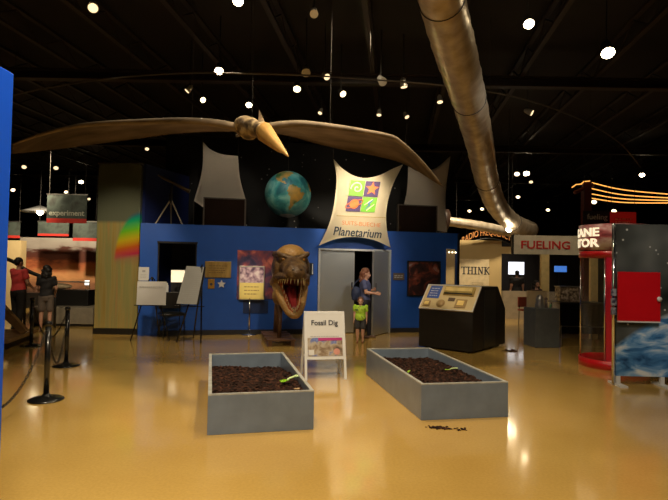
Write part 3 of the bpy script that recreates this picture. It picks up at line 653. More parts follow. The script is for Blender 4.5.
# ================================================================== WALL PIECES on the blue wall
def wall_thing(name, label, cat, px, off=0.001, group=None):
    c, ww, hh = wrect(*px, 0.0); c = c+WN*off; return thing(name, label, cat, c, WRZ, group), ww, hh
t, ww, hh = wall_thing('paper_notice', 'small white paper notice on the blue wall right of the foil column', 'notice', (138.5, 267, 149, 280.5))
bm = B(); box(bm, 0, -0.004, 0, ww, 0.006, hh); mk('sheet', bm, WHITE, t)
bm = B(); box(bm, 0, -0.008, hh*0.62, ww*0.3, 0.002, hh*0.15); stroke_lines(bm, -ww*0.3, ww*0.3, hh*0.42, 0.008, -0.008, 3, 0.03); mk('print', bm, GRTXT, t)
t, ww, hh = wall_thing('brass_plaque', 'wide brushed brass plaque on the blue wall', 'plaque', (205, 261.5, 231, 277.5))
bm = B(); box(bm, 0, -0.012, 0, ww, 0.02, hh, bevel=0.003); mk('plate', bm, BRASS, t)
bm = B(); stroke_lines(bm, -ww*0.35, ww*0.35, hh*0.7, 0.018, -0.0235, 4, 0.05); mk('engraving', bm, M('brown engraving', (0.28, 0.17, 0.06), 0.5), t)
t, ww, hh = wall_thing('brass_plaque', 'small square brass plaque with a dark emblem, below the wide one', 'plaque', (208, 279, 214.5, 288.5))
bm = B(); box(bm, 0, -0.01, 0, ww, 0.016, hh, bevel=0.002); mk('plate', bm, M('orange brass', (0.55, 0.30, 0.06), 0.35, 0.7), t)
bm = B(); cone(bm, (0, -0.018, hh*0.45), (0, -0.022, hh*0.45), 0.03); mk('emblem', bm, DKTXT, t)
c, ww, hh = wrect(217, 279.5, 226, 288.5); R_ = ww/2
bm = B(); prism(bm, [Vector(((R_ if i % 2 == 0 else R_*0.45)*math.sin(i*PI/5), -0.02, R_+(R_ if i % 2 == 0 else R_*0.45)*math.cos(i*PI/5))) for i in range(10)], (0, 0.018, 0))
o = mk('star_ornament', bm, WHITE, loc=c+WN*0.001, rz=WRZ); tag(o, 'white five-pointed star on the blue wall below the brass plaque', 'star')
NEB = ramp_mat('pink nebula print', [(0.28, (0.008, 0.012, 0.04)), (0.44, (0.05, 0.04, 0.10)), (0.56, (0.22, 0.06, 0.09)), (0.66, (0.55, 0.16, 0.12)), (0.78, (0.80, 0.5, 0.5))], 3.2, 0.35, 6, distort=0.6)
NEB2 = ramp_mat('dark red nebula print', [(0.35, (0.012, 0.010, 0.014)), (0.5, (0.05, 0.02, 0.02)), (0.6, (0.22, 0.05, 0.03)), (0.66, (0.30, 0.14, 0.11)), (0.72, (0.35, 0.40, 0.50))], 4.0, 0.35, 6, distort=0.8)
t, ww, hh = wall_thing('nebula_poster', 'large pink and violet nebula poster behind the dinosaur head', 'poster', (237, 250.5, 273, 299))
bm = B(); box(bm, 0, -0.012, 0, ww, 0.02, hh); mk('print', bm, NEB, t)
t, ww, hh = wall_thing('info_panel', 'small dark blue panel below the pink nebula poster', 'panel', (243, 300.5, 268, 313))
bm = B(); box(bm, 0, -0.01, 0, ww, 0.016, hh); mk('plate', bm, M('dark blue plate', (0.01, 0.025, 0.09), 0.4), t)
t, ww, hh = wall_thing('nebula_poster', 'framed dark red nebula poster right of the steel doors', 'poster', (407, 261, 440, 296))
bm = B(); box(bm, 0, -0.02, 0.03, ww-0.06, 0.012, hh-0.06); mk('print', bm, NEB2, t)
bm = B()
for sx in (-1, 1): box(bm, sx*(ww/2-0.015), -0.02, 0, 0.03, 0.04, hh)
for z in (0, hh-0.03): box(bm, 0, -0.02, z, ww-0.06, 0.04, 0.03)
mk('frame', bm, BLACK, t)
t, ww, hh = wall_thing('room_plate', 'small tan plate on the blue wall right of the door', 'sign', (393, 273, 404, 280))
bm = B(); box(bm, 0, -0.01, 0, ww, 0.016, hh); mk('plate', bm, M('dim tan plate', (0.10, 0.07, 0.05), 0.5), t)
bm = B(); stroke_lines(bm, -ww*0.4, ww*0.4, hh*0.55, 0.02, -0.02, 2, 0.04); mk('print', bm, GRTXT, t)
t, ww, hh = wall_thing('door_plate', 'small black box with white edge on the wall left of the steel doors', 'sign', (309, 263, 313, 275))
bm = B(); box(bm, 0, -0.02, 0, ww, 0.036, hh, bevel=0.004); mk('case', bm, BLACK, t)
bm = B(); box(bm, ww*0.3, -0.041, 0.02, 0.015, 0.004, hh-0.04); mk('stripe', bm, WHITEP, t)
# office things in the recess
nc = WA+WE*((nx0+nx1)/2)
bm = B(); box(bm, (nx0+nx1)/2, -0.03, nz1, nx1-nx0+0.06, 0.05, 0.04); box(bm, (nx0+nx1)/2, 0.0, nz0-0.035, nx1-nx0+0.08, 0.30, 0.035); box(bm, nx0, -0.01, nz0, 0.03, 0.05, nz1-nz0); box(bm, nx1, -0.01, nz0, 0.03, 0.05, nz1-nz0)
struct(mk('trim_2', bm, BLACK, loc=WA, rz=WRZ))
t = thing('office_desk', 'dark desk inside the window recess', 'desk', WA+WE*((nx0+nx1)/2+0.08)-WN*0.55, WRZ)
bm = B(); box(bm, 0, 0, 0.82, nx1-nx0-0.06, 0.5, 0.035); mk('desk_top', bm, M('dark desk laminate', (0.05, 0.035, 0.025), 0.4), t)
for sx in (-1, 1):
    bm = B(); box(bm, sx*(nx1-nx0)*0.42, 0, 0, 0.04, 0.45, 0.82); mk('leg', bm, BLACK, t)
c, ww, hh = wrect(170.5, 270, 185.5, 282, -0.55)
t = thing('monitor', 'glowing computer monitor on the desk inside the window recess', 'monitor', Vector((c.x, c.y, 0.856)), WRZ)
bm = B(); box(bm, 0, 0, c.z-0.88, ww, 0.03, hh+0.04, bevel=0.004); mk('casing', bm, BLACK, t)
bm = B(); box(bm, 0, -0.017, c.z-0.86, ww-0.03, 0.004, hh); mk('screen', bm, M('lit monitor screen', (0.9, 0.8, 0.6), 0.3, emit=0.45, ecol=(1, 0.82, 0.55)), t)
bm = B(); box(bm, 0, 0.0, 0, 0.22, 0.16, 0.015); box(bm, 0, 0.02, 0.015, 0.04, 0.03, c.z-0.88); mk('stand', bm, BLACK, t)
c, ww, hh = wrect(161, 280, 168.5, 290, -0.45)
t = thing('leaflet_holder', 'small white leaflet holder on the desk left of the monitor', 'leaflet holder', Vector((c.x, c.y, 0.856)), WRZ)
bm = B(); box(bm, 0, 0, 0.0, ww, 0.06, 0.22, bevel=0.003); mk('holder', bm, WHITEP, t); bm = B(); box(bm, 0, -0.01, 0.10, ww*0.85, 0.03, 0.17); mk('leaflets', bm, WHITE, t)

# ---- easels
def easel(px, Y, lab, bx, tilt, catlab, slant=0.0):
    g = atY(px, 300, Y); g.z = 0; t = thing('easel', lab, 'easel', g, WRZ)
    return t, g
ef = BLKMETAL
g0 = atZ(152, 344, 0); g0 = Vector((atY(151.5, 300, 10.7).x, 10.7, 0))
t = thing('easel', 'thin black easel holding the wide white board', 'easel', g0, 0.05)
for nm_, q in (('leg', [(-0.05, -0.02, 1.25), (-0.36, -0.12, 0.0)]), ('leg', [(0.05, -0.02, 1.25), (0.42, -0.12, 0.0)]), ('leg', [(0, 0.02, 1.25), (0.05, 0.48, 0.0)])):
    bm = B(); cone(bm, q[0], q[1], 0.012, 0.012, 8); mk(nm_, bm, ef, t)
bm = B(); ell(bm, (0, 0, 1.26), 0.035, 12); mk('hub', bm, ef, t); bm = B(); box(bm, 0.02, -0.13, 0.71, 0.64, 0.06, 0.015); mk('ledge', bm, ef, t)
a = atY(138, 294, 10.6); b_ = atY(166.5, 294, 10.6); zt = atY(152, 283, 10.6).z; zb = atY(152, 304, 10.6).z
bc = (a+b_)/2; bw = b_.x-a.x
o = thing('sign_board', 'wide white text board standing on the left easel', 'board', (bc.x, 10.56, 0.727), 0.05)
bm = B(); box(bm, 0, 0, 0, bw, 0.012, zt-zb+0.05, Matrix.Rotation(math.radians(-4), 4, 'X')); mk('board', bm, WHITE, o)
bm = B(); stroke_lines(bm, -bw*0.42, bw*0.42, 0.36, 0.012, -0.016, 1); stroke_lines(bm, -bw*0.3, bw*0.3, 0.08, 0.008, -0.003, 1); mk('print', bm, GRTXT, o)
g1 = Vector((atY(190, 300, 10.55).x, 10.55, 0))
t = thing('easel', 'black easel carrying the tall slanting board', 'easel', g1, -0.1)
for nm_, q in (('leg', [(0.22, -0.02, 1.52), (-0.22, -0.10, 0.0)]), ('leg', [(0.24, -0.02, 1.56), (0.30, -0.14, 0.0)]), ('leg', [(0.24, 0.02, 1.5), (-0.1, 0.5, 0.0)])):
    bm = B(); cone(bm, q[0], q[1], 0.016, 0.016, 8); mk(nm_, bm, ef, t)
bm = B(); box(bm, 0.03, -0.13, 0.72, 0.62, 0.06, 0.016); mk('ledge', bm, ef, t)
cs = [(176.5, 303.5), (196.5, 304.5), (204, 267), (186.5, 266)]; P = [atY(x, y, 10.38+0.12*((304-y)/38.0)) for x, y in cs]
base = (P[0]+P[1])/2
o = thing('sign_board', 'tall pale text board slanting to the right on the black easel', 'board', base)
bm = B(); q = [p-base for p in P]; prism(bm, q, (0, 0.012, 0)); mk('board', bm, M('pale laminated sheet', (0.42, 0.43, 0.43), 0.25, 0, 0.06, 4), o)
bm = B(); er = (q[1]-q[0]).normalized(); eu = (q[3]-q[0]); rt = Matrix(((er.x, 0, eu.normalized().x), (er.y, 1, eu.normalized().y), (er.z, 0, eu.normalized().z))).to_4x4()
tb = B(); stroke_lines(tb, 0.04, q[1].x-q[0].x-0.04, eu.length*0.9, 0.010, -0.003, 16, 0.042, 4); tb.transform(Matrix.Translation(q[0]) @ rt); mk('print', tb, GRTXT, o)
bm = B(); prism(bm, [q[1]+Vector((0, 0.013, 0)), q[1]+Vector((0.045, 0.013, 0)), q[2]+Vector((0.03, 0.013, 0)), q[2]+Vector((0.0, 0.013, 0))], (0, 0.02, 0)); mk('backing', bm, BLACK, o)
# dark chair behind easels
def chair(loc, rz, label, m, k=1.0):
    t = thing('chair', label, 'chair', loc, rz)
    bm = B(); box(bm, 0, 0, 0.44*k, 0.44*k, 0.44*k, 0.05, bevel=0.012); mk('seat', bm, m, t)
    bm = B(); box(bm, 0, 0.21*k, 0.55*k, 0.42*k, 0.03, 0.32*k, bevel=0.01); mk('backrest', bm, m, t)
    for sx in (-1, 1):
        for sy in (-1, 1):
            bm = B(); cone(bm, (sx*0.19*k, sy*0.19*k, 0), (sx*0.18*k, sy*0.18*k, (0.46 if sy < 0 else 0.6)*k), 0.011, seg=8); mk('leg', bm, BLKMETAL, t)
    return t
c = onwall(172, 320, 0.42); chair((c.x, c.y, 0), WRZ+0.3, 'black chair standing against the wall behind the easels', BLACK, 1.1)

# ---- sign stand (chrome) with yellow sheet
g = atZ(249, 335, 0)
t = thing('sign_stand', 'chrome floor stand holding a bright yellow and picture notice', 'sign stand', g, WRZ*0.5)
bm = B(); lathe(bm, [(0.17, 0), (0.17, 0.01), (0.05, 0.03), (0.02, 0.04)], seg=28); mk('base', bm, CHROME, t, True)
bm = B(); cone(bm, (0, 0, 0.03), (0, 0, 0.83), 0.017, seg=16); mk('pole', bm, CHROME, t, True)
a = atY(239.5, 282, g.y); b_ = atY(264, 282, g.y); z1 = atY(251, 266.5, g.y).z; z0 = atY(251, 299, g.y).z; sw = b_.x-a.x; ox = (a.x+b_.x)/2-g.x; sh_ = z1-z0
bm = B(); box(bm, ox, 0.0, z0-0.02, sw+0.02, 0.02, sh_+0.03, bevel=0.004); mk('frame', bm, ALU, t)
bm = B(); box(bm, ox, -0.013, z0, sw-0.02, 0.005, sh_*0.5); mk('yellow_sheet', bm, M('pale yellow paper', (0.80, 0.66, 0.22), 0.5, 0, 0.03), t)
bm = B(); box(bm, ox, -0.013, z0+sh_*0.5, sw-0.02, 0.005, sh_*0.48); mk('picture', bm, ramp_mat('lilac picture print', [(0.35, (0.12, 0.07, 0.14)), (0.5, (0.5, 0.35, 0.45)), (0.65, (0.8, 0.7, 0.75))], 9, 0.3), t)
bm = B(); stroke_lines(bm, ox-sw*0.3, ox+sw*0.3, z0+sh_*0.36, 0.02, -0.018, 3, 0.08, 3); mk('print', bm, M('brown print', (0.35, 0.22, 0.08), 0.6), t)
light('SPOT', 'added_spot', (-1.6, 7.5, 5.2), (g.x, g.y, 1.3), 420, angle=9, blend=0.6)  # narrow spot added to brighten the yellow notice

# ================================================================== T-REX HEAD
g = Vector((atY(291.5, 300, 10.45).x, 10.45, 0))
t = thing('dinosaur_head', 'life-size brown tyrannosaur head with open red mouth on a wooden base', 'dinosaur', g, math.radians(13))
def rex_skin():
    m, nt, b = NT('painted dinosaur hide'); b.inputs['Roughness'].default_value = 0.42
    tc = N(nt, 'ShaderNodeTexCoord'); sp = N(nt, 'ShaderNodeSeparateXYZ'); nt.links.new(tc.outputs['Object'], sp.inputs[0])
    nz = N(nt, 'ShaderNodeTexNoise'); nz.inputs['Scale'].default_value = 5; nz.inputs['Detail'].default_value = 6; nt.links.new(tc.outputs['Object'], nz.inputs['Vector'])
    cr = N(nt, 'ShaderNodeValToRGB'); cr.color_ramp.elements[0].position = 0.35; cr.color_ramp.elements[0].color = (0.03, 0.014, 0.007, 1); cr.color_ramp.elements[1].position = 0.68; cr.color_ramp.elements[1].color = (0.20, 0.115, 0.045, 1)
    nt.links.new(nz.outputs['Fac'], cr.inputs['Fac'])
    def mrange(src, a, b_, c, d):
        r = N(nt, 'ShaderNodeMapRange'); r.inputs[1].default_value = a; r.inputs[2].default_value = b_; r.inputs[3].default_value = c; r.inputs[4].default_value = d; nt.links.new(src, r.inputs[0]); return r.outputs[0]
    ax = N(nt, 'ShaderNodeMath', operation='ABSOLUTE'); nt.links.new(sp.outputs[0], ax.inputs[0])
    vz = N(nt, 'ShaderNodeMath', operation='MULTIPLY_ADD'); vz.inputs[1].default_value = -0.30; nt.links.new(ax.outputs[0], vz.inputs[0]); nt.links.new(sp.outputs[2], vz.inputs[2])
    crown = N(nt, 'ShaderNodeMath', operation='MULTIPLY'); nt.links.new(mrange(vz.outputs[0], 1.745, 1.775, 0, 1), crown.inputs[0]); nt.links.new(mrange(ax.outputs[0], 0.30, 0.36, 1, 0), crown.inputs[1])
    low = mrange(sp.outputs[2], 1.34, 1.18, 0, 0.9)
    mxx = N(nt, 'ShaderNodeMath', operation='MAXIMUM'); nt.links.new(crown.outputs[0], mxx.inputs[0]); nt.links.new(low, mxx.inputs[1])
    mx = N(nt, 'ShaderNodeMix', data_type='RGBA'); nt.links.new(mxx.outputs[0], mx.inputs[0]); nt.links.new(cr.outputs['Color'], mx.inputs[6]); mx.inputs[7].default_value = (0.36, 0.20, 0.06, 1)
    nt.links.new(mx.outputs[2], b.inputs['Base Color'])
    v = N(nt, 'ShaderNodeTexVoronoi'); v.inputs['Scale'].default_value = 28; nt.links.new(tc.outputs['Object'], v.inputs['Vector'])
    bp = N(nt, 'ShaderNodeBump'); bp.inputs['Strength'].default_value = 0.5; bp.inputs['Distance'].default_value = 0.02; nt.links.new(v.outputs['Distance'], bp.inputs['Height']); nt.links.new(bp.outputs['Normal'], b.inputs['Normal'])
    return m
RX = rex_skin()
bm = B()
ell(bm, (0, 0.34, 1.64), (0.35, 0.44, 0.37), 28); ell(bm, (0, 0.22, 1.78), (0.30, 0.36, 0.23), 24)
ell(bm, (0, 0.0, 1.53), (0.29, 0.50, 0.22), 28); ell(bm, (0, -0.34, 1.47), (0.235, 0.30, 0.175), 24); ell(bm, (0, -0.52, 1.44), (0.19, 0.16, 0.14), 24)
for s in (-1, 1): ell(bm, (s*0.21, -0.05, 1.70), (0.10, 0.13, 0.09)); cap(bm, (s*0.12, -0.1, 1.66), 0.07, (s*0.09, -0.5, 1.53), 0.05)
for s in (-1, 1):
    cap(bm, (s*0.07, -0.20, 1.71), 0.04, (s*0.29, -0.12, 1.81), 0.05); cap(bm, (s*0.29, -0.12, 1.81), 0.05, (s*0.31, 0.30, 1.80), 0.07)
    ell(bm, (s*0.29, 0.20, 1.50), (0.10, 0.30, 0.27)); cap(bm, (s*0.08, -0.58, 1.49), 0.045, (s*0.08, -0.3, 1.60), 0.05)
    cap(bm, (s*0.17, -0.48, 1.37), 0.05, (s*0.30, 0.05, 1.36), 0.07); cap(bm, (s*0.30, 0.05, 1.36), 0.08, (s*0.33, 0.30, 1.22), 0.09)
cap(bm, (0.08, -0.60, 1.37), 0.05, (-0.08, -0.60, 1.37), 0.05)
chaincap(bm, [((0, 0.55, 1.50), 0.31), ((0.05, 0.80, 1.20), 0.28), ((-0.05, 0.92, 0.9), 0.24)], 24)
jw = [((-0.27, 0.30, 1.24), 0.12), ((-0.235, 0.10, 1.04), 0.11), ((-0.18, -0.14, 0.84), 0.09), ((-0.115, -0.34, 0.68), 0.07), ((-0.045, -0.43, 0.615), 0.06), ((0, -0.44, 0.61), 0.06)]
chaincap(bm, jw, 16); chaincap(bm, [((-p[0], p[1], p[2]), r) for p, r in jw], 16)
chaincap(bm, [((0, 0.42, 1.02), 0.24), ((0, 0.12, 0.80), 0.17), ((0, -0.16, 0.67), 0.11), ((0, -0.34, 0.605), 0.06)], 18)
bm = fuse(bm, 0.015, 3)
mk('head', bm, RX, t, True)
MOUTH = M('wet red mouth lining', (0.20, 0.010, 0.012), 0.3, 0, 0.35, 7, 0.15, coat=0.4); TONG = M('pink red tongue', (0.36, 0.03, 0.035), 0.3, 0, 0.2, 8, coat=0.4)
LIP = M('orange red gums', (0.42, 0.10, 0.03), 0.35, 0, 0.3, 8, 0.1, coat=0.3)
bm = B(); ell(bm, (0, -0.12, 1.37), (0.16, 0.44, 0.075)); ell(bm, (0, 0.20, 1.16), (0.19, 0.13, 0.26)); chaincap(bm, [((0, 0.18, 1.04), 0.17), ((0, -0.02, 0.88), 0.125), ((0, -0.20, 0.76), 0.09), ((0, -0.33, 0.685), 0.055)], 18); bm = fuse(bm, 0.018, 3)
mk('mouth_lining', bm, MOUTH, t, True)
for s in (-1, 1):
    bm = B(); tube(bm, catmull([(s*0.235, 0.14, 1.32), (s*0.185, 0.04, 1.12), (s*0.13, -0.17, 0.91), (s*0.08, -0.34, 0.755), (s*0.01, -0.42, 0.68)], 8), 0.035, 10); mk('gum', bm, LIP, t, True)
bm = B()
for s in (-1, 1): chaincap(bm, [((s*0.04, 0.0, 1.10), 0.06), ((s*0.035, -0.16, 0.95), 0.05), ((s*0.025, -0.28, 0.83), 0.045), ((s*0.015, -0.36, 0.77), 0.035)], 14)
bm = fuse(bm, 0.014, 4); mk('tongue', bm, TONG, t, True)
TOOTH = M('ivory tooth', (0.72, 0.62, 0.42), 0.3)
def jawpt(u, up):
    if up: pts = catmull([(-0.26, 0.05, 1.30), (-0.21, -0.25, 1.325), (-0.14, -0.50, 1.33), (0, -0.60, 1.335), (0.14, -0.50, 1.33), (0.21, -0.25, 1.325), (0.26, 0.05, 1.30)], 10)
    else: pts = catmull([(-0.195, 0.03, 1.15), (-0.14, -0.19, 0.94), (-0.085, -0.36, 0.78), (0, -0.44, 0.69), (0.085, -0.36, 0.78), (0.14, -0.19, 0.94), (0.195, 0.03, 1.15)], 10)
    x = u*(len(pts)-1); i = min(int(x), len(pts)-2); return pts[i].lerp(pts[i+1], x-i)
for i in range(14):
    u = (i+0.5)/14; p = jawpt(u, True); L = random.uniform(0.06, 0.15); bm = B(); cone(bm, p+Vector((0, 0, 0.03)), p+Vector((p.x*0.1, 0.03, -L)), 0.024, 0.002, 10); mk('upper_tooth', bm, TOOTH, t, True)
for i in range(16):
    u = (i+0.5)/16; p = jawpt(u, False); L = random.uniform(0.05, 0.10); bm = B(); cone(bm, p-Vector((0, -0.01, 0.03)), p+Vector((0, -0.03, L)), 0.018, 0.002, 10); mk('lower_tooth', bm, TOOTH, t, True)
for s in (-1, 1):
    bm = B(); ell(bm, (s*0.205, -0.155, 1.695), (0.05, 0.04, 0.035), 16); mk('eye_socket', bm, M('dark eye socket', (0.02, 0.010, 0.006), 0.5), t, True)
    bm = B(); ell(bm, (s*0.205, -0.175, 1.695), (0.028, 0.028, 0.024), 16); e = mk('eye', bm, M('amber glass eye', (0.5, 0.22, 0.03), 0.1), t, True)
    bm = B(); ell(bm, (s*0.205, -0.200, 1.695), (0.008, 0.008, 0.018), 10); mk('pupil', bm, BLACK, e, True)
    bm = B(); ell(bm, (s*0.075, -0.650, 1.50), (0.026, 0.03, 0.018), 12); mk('nostril', bm, M('dark nostril', (0.015, 0.008, 0.006), 0.6), t, True)
WB_ = M('brown stained wood', (0.11, 0.05, 0.022), 0.4, 0, 0.3, 5)
bm = B(); cone(bm, (-0.16, 0.92, 0.1), (-0.14, 0.90, 0.9), 0.09, 0.09, 16); mk('support_post', bm, WB_, t, True)
bm = B(); cone(bm, (-0.22, 0.1, 0.1), (-0.18, 0.25, 0.78), 0.04, 0.04, 12); mk('support_post', bm, WB_, t, True)
for j in range(4):
    bm = B(); box(bm, -0.22, -0.15+j*0.36, 0.10, 0.56, 0.24, 0.035, bevel=0.005); mk('base_board', bm, WB_, t)
for sx in (-1, 1):
    bm = B(); box(bm, -0.22+sx*0.22, 0.42, 0.0, 0.07, 1.4, 0.10); mk('base_runner', bm, WB_, t)

# ================================================================== A-FRAME SIGN "Fossil Dig"
g = (atZ(306, 380, 0)+atZ(345.5, 379, 0))/2; wA = (atZ(345.5, 379, 0)-atZ(306, 380, 0)).length
top_z = 0.93; lean = 0.21
t = thing('sandwich_board', 'white folding floor sign reading Fossil Dig', 'sign', g+Vector((0, -0.03, 0)), math.radians(12))
wT = wA*0.98
def lean_mat(): return Matrix.Rotation(-math.atan2(lean, top_z), 4, 'X')
LM = lean_mat(); L = math.hypot(top_z, lean)
bm = B()
for s in (-1, 1):
    prism(bm, [Vector((s*wA/2-0.017, -0.012, 0)), Vector((s*wA/2+0.017, -0.012, 0)), Vector((s*wT/2+0.017, -0.012, L)), Vector((s*wT/2-0.017, -0.012, L))], (0, 0.024, 0))
for z in (0.28, L-0.035): box(bm, 0, 0, z, wT-0.02, 0.024, 0.035)
bm.transform(LM); mk('front_frame', bm, WHITEP, t)
bm = B(); box(bm, 0, -0.004, 0.315, wT-0.03, 0.012, L-0.35); bm.transform(LM); fp = mk('front_panel', bm, WHITE, t)
bm = text_bm('Fossil Dig', None, wT*0.70, 0.003, LM @ Matrix.Translation((0, -0.014, L-0.22)), bold=0.022); mk('title_lettering', bm, DKTXT, fp)
bm = B(); stroke_lines(bm, -wT*0.38, wT*0.38, L-0.36, 0.010, -0.012, 1); bm.transform(LM); mk('small_print', bm, GRTXT, fp)
ph = ramp_mat('fossil dig photo print', [(0.30, (0.03, 0.02, 0.03)), (0.42, (0.24, 0.17, 0.11)), (0.52, (0.42, 0.36, 0.28)), (0.6, (0.10, 0.14, 0.38)), (0.75, (0.55, 0.6, 0.75))], 6, 0.35, 5, distort=0.5)
bm = B(); box(bm, 0, -0.013, 0.325, wT-0.05, 0.004, 0.255); bm.transform(LM); mk('photo', bm, ph, fp)
bm = B(); box(bm, wT*0.13, -0.017, 0.54, wT*0.62, 0.004, 0.04); bm.transform(LM); mk('magenta_band', bm, M('magenta print', (0.40, 0.03, 0.18), 0.5), fp)
bm = B(); box(bm, -wT*0.36, -0.017, 0.34, 0.075, 0.004, 0.075); bm.transform(LM); mk('white_logo_square', bm, WHITE, fp)
bm = B(); cone(bm, (wT*0.30, -0.016, 0.385), (wT*0.30, -0.020, 0.385), 0.045, seg=20); bm.transform(LM); mk('face_picture', bm, M('pink face print', (0.55, 0.25, 0.2), 0.5), fp)
LB = Matrix.Translation((0, 2*lean+0.02, 0)) @ Matrix.Rotation(math.atan2(lean, top_z), 4, 'X')
bm = B()
for s in (-1, 1): prism(bm, [Vector((s*wA/2-0.017, -0.012, 0)), Vector((s*wA/2+0.017, -0.012, 0)), Vector((s*wT/2+0.017, -0.012, L)), Vector((s*wT/2-0.017, -0.012, L))], (0, 0.024, 0))
for z in (0.28, L-0.035): box(bm, 0, 0, z, wT-0.02, 0.024, 0.035)
bm.transform(LB); mk('back_frame', bm, WHITEP, t)
bm = B(); box(bm, 0, 0.004, 0.315, wT-0.03, 0.012, L-0.35); bm.transform(LB); mk('back_panel', bm, M('dark back panel', (0.05, 0.05, 0.06), 0.6), t)

# ================================================================== DIG BOXES
SOILM = ramp_mat('dark red-brown rubber mulch', [(0.3, (0.006, 0.004, 0.003)), (0.5, (0.022, 0.010, 0.007)), (0.62, (0.055, 0.022, 0.013)), (0.78, (0.12, 0.05, 0.03))], 22, 0.9, 8, bump=0.6); SOILM.node_tree.nodes['Principled BSDF'].inputs['Specular IOR Level'].default_value = 0.12
def digbox(FL, FR, BL, H, lab, slab, hmax):
    e = (FR-FL); Wd = e.length; e.normalize(); n = Vector((-e.y, e.x, 0)); Ln = abs((BL-FL).dot(n)); rz = math.atan2(e.y, e.x)
    t = thing('dig_box', lab, 'box', FL, rz); T = 0.035
    def plank(nm, cx, cy, sx, sy):
        bm = B(); box(bm, cx, cy, 0.0, sx, sy, H-0.012, bevel=0.003); p = mk(nm, bm, SLATE, t)
        bm = B(); box(bm, cx, cy, H-0.012, sx, sy, 0.012); mk('pale_edge', bm, SLATEE, p)  # paler strip along the top of each board
    plank('front_board', Wd/2, T/2, Wd, T); plank('back_board', Wd/2, Ln-T/2, Wd, T)
    plank('side_board', T/2, Ln/2, T, Ln-2*T-0.001); plank('side_board', Wd-T/2, Ln/2, T, Ln-2*T-0.001)
    bm = B(); box(bm, Wd/2, Ln/2, 0.005, Wd-2*T-0.002, Ln-2*T-0.002, 0.03); mk('bottom_board', bm, BLACK, t)
    # soil surface
    nx, ny = 70, 150; bm = B(); w0, l0 = Wd-2*T-0.006, Ln-2*T-0.006; gr = []
    for j in range(ny+1):
        row = []
        for i in range(nx+1):
            x = T+0.003+w0*i/nx; y = T+0.003+l0*j/ny; v = Vector((x*2.2, y*2.2, 3+Wd))
            z = hmax(x/Wd, y/Ln) + 0.03*noise.noise(v) + 0.018*noise.noise(v*6) + 0.016*noise.noise(v*17)
            row.append(bm.verts.new((x, y, max(0.05, min(H-0.02, z)))))
        gr.append(row)
    for j in range(ny):
        for i in range(nx): bm.faces.new((gr[j][i], gr[j][i+1], gr[j+1][i+1], gr[j+1][i]))
    for k in range(500):
        x = random.uniform(0.05, Wd-0.05); y = random.uniform(0.05, Ln-0.05); i = int(x/Wd*nx); j = int(y/Ln*ny); z = gr[min(j, ny)][min(i, nx)].co.z; r = random.uniform(0.005, 0.014)
        bmesh.ops.create_icosphere(bm, subdivisions=1, radius=r, matrix=Matrix.Translation((x, y, min(z, H-0.03)+r*0.4)) @ Matrix.Rotation(random.random()*3, 4, 'X') @ Matrix.Diagonal((1.8, 0.8, 0.6, 1)))
    o = mk('soil', bm, SOILM, loc=FL, rz=rz); o['label'] = slab; o['category'] = 'soil'; o['kind'] = 'stuff'
    return t, e, n, rz, Wd, Ln
FL = atZ(207, 435.5, 0); FR = atZ(313.5, 429.5, 0); BL = atZ(219, 353.4, 0.377)
BL.z = 0
tL, eL, nL, rzL, WL_, LL_ = digbox(FL, FR, BL, 0.377, 'left slate grey fossil dig box with a green shovel on its soil', 'dark red-brown soil filling the left dig box', lambda x, y: 0.30 - 0.12*max(0, (y-0.55))/0.45 + 0.02*(0.5-x))
FL2 = atZ(421, 420.5, 0); FR2 = atZ(508, 417, 0); BL2 = atZ(367, 374, 0)
tR, eR, nR, rzR, WR_, LR_ = digbox(FL2, FR2, BL2, 0.377, 'right slate grey fossil dig box standing nearer the black kiosk', 'dark red-brown soil filling the right dig box', lambda x, y: 0.22 + 0.06*math.sin(y*3.0))
LIME = M('lime green plastic', (0.38, 0.72, 0.03), 0.35, 0, 0.05); LIMEP = M('pale lime plastic', (0.62, 0.80, 0.38), 0.35, 0, 0.05)
def shovel(loc, rz, label, k=1.0):
    t = thing('toy_shovel', label, 'shovel', loc, rz)
    bm = B()
    rows = []
    for i in range(9):
        u = i/8; wd = 0.036*k*math.sqrt(max(0.02, 1-(abs(u-0.45)/0.62)**3)); row = []
        for j in range(7):
            a = (j-3)/3; row.append(bm.verts.new((-0.02*k-u*0.10*k, a*wd, 0.006+0.012*k*a*a)))
        rows.append(row)
    for r, s in zip(rows, rows[1:]):
        for j in range(6): bm.faces.new((r[j], r[j+1], s[j+1], s[j]))
    g_ = bmesh.ops.solidify(bm, geom=bm.faces[:], thickness=0.004); mk('blade', bm, LIME, t, True)
    bm = B(); tube(bm, [(-0.03*k, 0, 0.012), (0.0, 0, 0.022), (0.06*k, 0, 0.026), (0.13*k, 0, 0.026)], [0.010*k, 0.010*k, 0.011*k, 0.014*k], 10); cap(bm, (0.12*k, -0.018*k, 0.026), 0.010*k, (0.12*k, 0.018*k, 0.026), 0.010*k, 8); mk('handle', bm, LIMEP, t, True)
    return t
p = atZ(289, 382.5, 0.31); shovel((p.x, p.y, 0.330), math.radians(58), 'lime green toy shovel with pale handle lying in the left dig box', 1.15)
p = atZ(451, 374, 0.27); shovel((p.x, p.y, 0.315), math.radians(8), 'lime green toy shovel lying in the right dig box', 0.65)
p = atZ(410, 375, 0.27); bm = B(); cap(bm, (-0.03, 0, 0.012), 0.012, (0.02, 0.03, 0.016), 0.008, 10); o = mk('toy_brush', bm, LIME, loc=(p.x, p.y, 0.30), rz=0.5, smooth=True); tag(o, 'small lime green tool end sticking out at the left side of the right dig box', 'toy')
